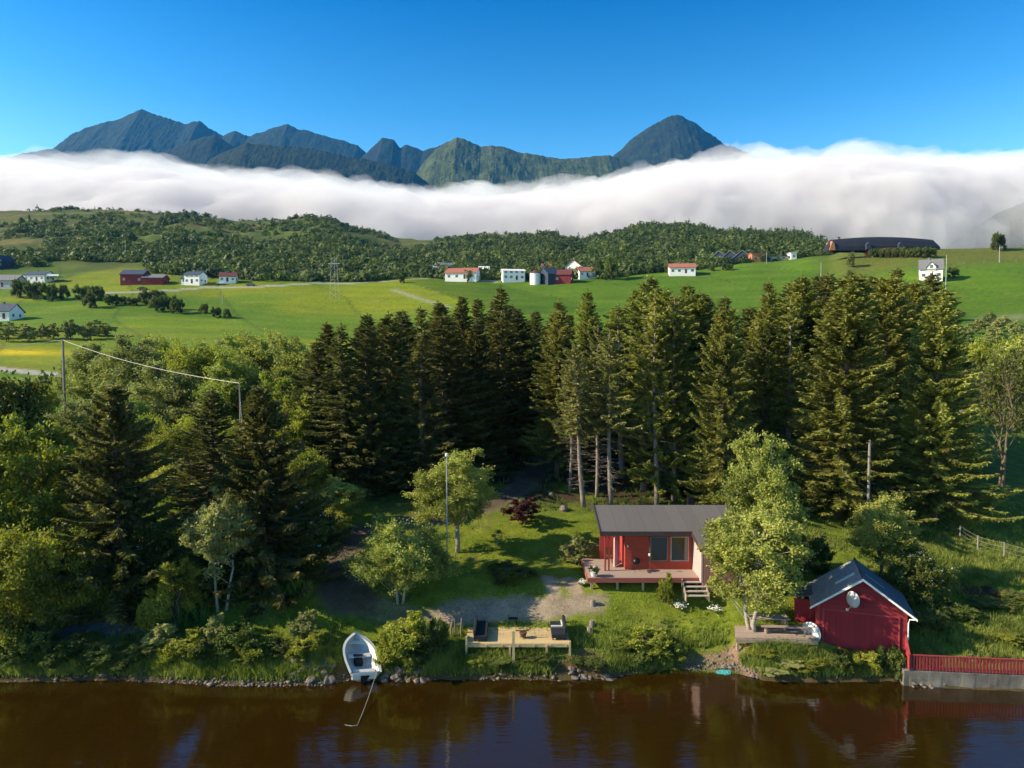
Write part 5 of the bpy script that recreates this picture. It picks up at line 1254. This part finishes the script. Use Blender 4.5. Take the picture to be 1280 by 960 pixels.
house(1, 335, 22, 4.6, 7, "dark gabled house uppermost at the left edge", roof='navy', wall='blue', wins=2, Y=395, rz=70, floors=2)
t = house(50, 352, 28, 3.2, 8, "long low white house with a balcony at the far left", roof='navy', wins=4, rz=-6, pitch=.5)
MB().box(5.2,13.5,-3.4,2,2.4,2.6).box(5.2,13.5,-3.5,-3.4,2.6,3.4).build("balcony", m_white, t)
house(170, 354, 27, 4.0, 9, "dark red barn with a navy roof beside the farm road", wall='red', roof='navy', wins=3, chim=0, name="barn", cat="barn", pitch=.55, rz=4)
house(195, 354, 24, 2.4, 8, "low red shed adjoining the dark red barn", wall='red', roof='grey', wins=0, chim=0, name="shed", cat="shed", pitch=.45, rz=4)
house(245, 355, 20, 4.3, 7, "white two-storey house with a navy roof right of the red barn", roof='navy', wins=3, floors=2, pitch=.5, rz=-8)
house(233, 355, 7, 2.4, 5, "tiny white annex left of the white two-storey house", roof='navy', wins=1, chim=0, name="shed", cat="shed", door=False)
house(286, 353, 19, 2.8, 7, "small white house with a dark red roof at the farm road", roof='dkred', wins=3, pitch=.6, rz=12)
house(557, 342, 18, 4.2, 8, "white two-storey farmhouse at the left of the farm cluster", roof='grey', wins=3, floors=2, pitch=.5, rz=20)
house(541, 343, 10, 2.6, 6, "small white outbuilding leftmost in the farm cluster", roof='white', wins=1, chim=0, name="shed", cat="shed", rz=35, door=False)
house(579, 350, 39, 3.1, 11, "long white barn with a red tiled roof", roof='red', wins=4, chim=0, name="barn", cat="barn", rz=-10, pitch=.5)
house(605, 343, 12, 2.4, 6, "small white-roofed shed right behind the long white barn", roof='white', wins=1, chim=0, name="shed", cat="shed", door=False)
house(641, 351, 27, 4.4, 9, "white two-storey building with a pale roof in the middle of the farm cluster", roof='white', wins=4, floors=2, pitch=.28, chim=0, rz=8)
t = thing("silo", "round white silo with a reddish cap in the farm cluster", "silo", G(669, 355, 112))
MB().tube([(0,0,-1),(0,0,5.2)], 2.6, 20).build("drum", m_white, t); MB().tube([(0,0,5.2),(0,0,5.5),(0,0,6.8)], [2.9,2.8,.3], 20).build("cap", RM['dkred'], t)
house(686, 354, 17, 4.2, 9, "dark blue-roofed barn between the silo and the red barn", wall='blue', roof='navy', wins=0, chim=0, name="barn", cat="barn", rz=30)
house(704, 353, 22, 3.4, 9, "dark red barn right of the silo", wall='red', roof='dkred', wins=2, chim=0, name="barn", cat="barn", rz=-14, pitch=.6)
house(683, 341, 11, 3.0, 6, "small house with a reddish roof behind the silo", roof='red', wins=2, chim=0, rz=10)
house(718, 345, 13, 4.6, 9, "white gabled farmhouse with a dark red roof at the right of the farm cluster", roof='dkred', wins=2, floors=2, rz=72, pitch=.8)
house(731, 347, 21, 2.8, 8, "low white wing with a red roof in front of the gabled farmhouse", roof='red', wins=3, chim=0, rz=14, pitch=.6)
house(852, 343, 31, 3.0, 9, "white house with a red roof standing alone right of the farm cluster", roof='red', wins=4, rz=-8, pitch=.5)
for k, (px_, lb) in enumerate([(899,"leftmost of three blue-grey sheds below the wooded hill"),(913,"middle one of three blue-grey sheds below the wooded hill"),(928,"rightmost of three blue-grey sheds below the wooded hill")]):
    house(px_, 328, 10, 2.6, 10, lb, wall='blue', roof='blue', wins=0, chim=0, name="shed", cat="shed", rz=68, pitch=.8)
house(945, 327, 16, 4.0, 8, "orange-brown building right of the blue-grey sheds", wall='orange', roof='red', wins=2, chim=0, pitch=.12, name="wooden_building", cat="building")
house(970, 325, 32, 1.7, 8, "long low grey building with a flat roof right of the orange one", wall='pink', roof='navy', wins=0, chim=0, pitch=.12, name="low_building", cat="building")
house(990, 324, 7, 3.2, 5, "small white block at the right end of the long low building", wall='white', roof='white', wins=1, chim=0, pitch=.1, name="small_building", cat="building", door=False)
t = house(1163, 349, 24, 4.0, 8, "white gabled house with a grey roof on the right field", roof='grey', wins=3, rz=-28, pitch=1.0, floors=1)
MB().prism([(-1.6,3.2),(1.6,3.2),(1.6,4.6),(0,6.8),(-1.6,4.6)], -4.3, -1.0).build("dormer", m_wsh, t); q = MB()
for s_ in (-1,1): q.hexa([(0,-4.6,6.85),(s_*2.0,-4.6,4.35),(s_*2.0,-.6,4.35),(0,-.6,6.85),(0,-4.6,7.05),(s_*2.0,-4.6,4.55),(s_*2.0,-.6,4.55),(0,-.6,7.05)])
q.build("dormer_roof", RM['grey'], t)
MB().box(-.5,.5,-4.36,-4.29,4.3,5.5).build("window", m_glass, t)
for k, px_ in enumerate((1092, 1112)):
    house(px_, 320, 14, 2.0, 6, ("left" if k == 0 else "right")+" one of two low reddish sheds below the longhouse", wall='orange', roof='red', wins=0, chim=0, pitch=.5, name="shed", cat="shed", rz=10)
# the longhouse: boat-shaped roof, curved ridge
X, Y, Z = G(1098, 311.5, 112); Y = 352; X = (1098-640)/F*Y; Z = row_to_z(312, Y)
t = thing("longhouse", "very long dark longhouse with a curved turf-like roof on the crest", "longhouse", (X, Y, Z-.5))
L = 138/F*Y/2; v = []; f = []; n_ = 40
for i in range(n_+1):
    u = -1+2*i/n_; x = u*L; wd = 4.2*(1-.35*u*u); rh = 6.9-1.7*u*u; 
    if abs(u) > .96: rh *= .62
    for (y, z) in ((-wd,-.5),(-wd,1.6),(-wd*.55,1.6+(rh-1.6)*.62),(0,rh),(wd*.55,1.6+(rh-1.6)*.62),(wd,1.6),(wd,-.5)): v.append((x*(1-.03*(z/6)), y, z))
for i in range(n_):
    for k in range(6): f.append((i*7+k, i*7+k+1, (i+1)*7+k+1, (i+1)*7+k))
f += [tuple(range(7)), tuple(n_*7+k for k in range(6, -1, -1))]
MB().add(v, f).build("shingle_roof", boards("dark_shingles", (.020,.022,.035), .5, 'X', var=.3), t)
for x in (-L*.32, L*.25): MB().prism([(x-1.2,-.2),(x+1.2,-.2),(x+1.2,2.2),(x,3.6),(x-1.2,2.2)], -5.2, -2.5).build("porch", WM['blue'], t)
MB().prism([(-L+.3,-.3),(-L+3.4,-.3),(-L+2.8,3.2),(-L+1.8,4.4)], -3.4, 3.2).build("end_wall", WM['orange'], t)

# ------------------------------------------------------------------ cars
def car(x, y, z, rz, paint, label, low=False):
    t = thing("parked_car", label, "car", (x, y, z), rz)
    m = simple("car_paint", paint, .25, .08, 2., spec=.6)
    side = [(-2.1,.35),(-2.1,.75),(-1.95,.92),(-1.2,1.0),(-.75,1.42),(.95,1.46),(1.75,1.05),(2.1,.95),(2.12,.38)]
    b = MB()
    v = []; 
    for s_ in (-1, 1):
        for (a, z_) in side: v.append((a, s_*(.86 if z_ < 1.1 else .66), z_))
    n = len(side); b.add(v, [tuple(range(n)), tuple(range(2*n-1, n-1, -1))]+[(i, (i+1)%n, (i+1)%n+n, i+n) for i in range(n)])
    bd = b.build("body", m, t)
    for s_ in (-1, 1):
        y0, y1 = s_*.815, s_*.675
        MB().add([(-1.02,y0+s_*.012,1.02),(1.45,y0+s_*.012,1.04),(.9,y1+s_*.015,1.38),(-.68,y1+s_*.015,1.36)], [(0,1,2,3)]).build("side_window", m_glass, t)
    MB().add([(-1.22,-.74,1.01),(-1.22,.74,1.01),(-.80,.63,1.39),(-.80,-.63,1.39)], [(0,1,2,3)]).build("windscreen", m_glass, t)
    for s_ in (-1, 1): MB().box(-2.13,-2.06,s_*.62-.16,s_*.62+.16,.62,.76).build("headlight", m_white, t)
    MB().box(-2.13,-2.09,-.26,.26,.42,.53).build("number_plate", m_white, t)
    for a in (-1.35, 1.3):
        for s_ in (-1, 1):
            w_ = MB().tube([(a,s_*.72,.33),(a,s_*.90,.33)], .33, 16).build("wheel", m_black, t); MB().tube([(a,s_*.90,.33),(a,s_*.905,.33)], .19, 12).build("rim", m_grey, w_)
x, y, z = at(703, 80); car(x, y, z, R(25), (.02,.028,.035), "dark car parked in the deep shade under the spruces")
x, y, z = G(178, 362.5, 112); car(x, y, z, R(5), (.02,.022,.025), "tiny dark car on the farm road below the dark red barn")
x, y, z = G(277, 356, 112); car(x, y, z, R(10), (.7,.7,.7), "tiny white car beside the small house with the dark red roof")
x, y, z = G(313, 357.5, 112); car(x, y, z, R(5), (.10,.09,.08), "tiny brown car at the right end of the farm road")

house(858, 0, 26, 2.1, 5, "dark blue shed in deep shade among the spruce trunks behind the cabin", wall='blue', roof='navy', wins=0, chim=0, name="shed", cat="shed", rz=10, Y=67)

def fieldfence(pts, label):
    q = [G(a, b, 112) for a, b in pts]; p0 = q[0]; t = thing("field_fence", label, "fence", p0)
    for a, b in zip(q[:-1], q[1:]):
        k = max(1, int(math.hypot(b[0]-a[0], b[1]-a[1])/7))
        for i in range(k):
            x = a[0]+(b[0]-a[0])*i/k; y = a[1]+(b[1]-a[1])*i/k; z = hz(x, y); MB().tube([(x,y,z-.2),(x,y,z+1.1)], .08, 5).build("post", m_pole, t, org=p0)
fieldfence([(1180,331),(1230,329),(1290,328)], "line of fence posts across the upper right field behind the white gabled house")
fieldfence([(130,372),(200,369),(300,364)], "line of fence posts below the farm road on the left field")
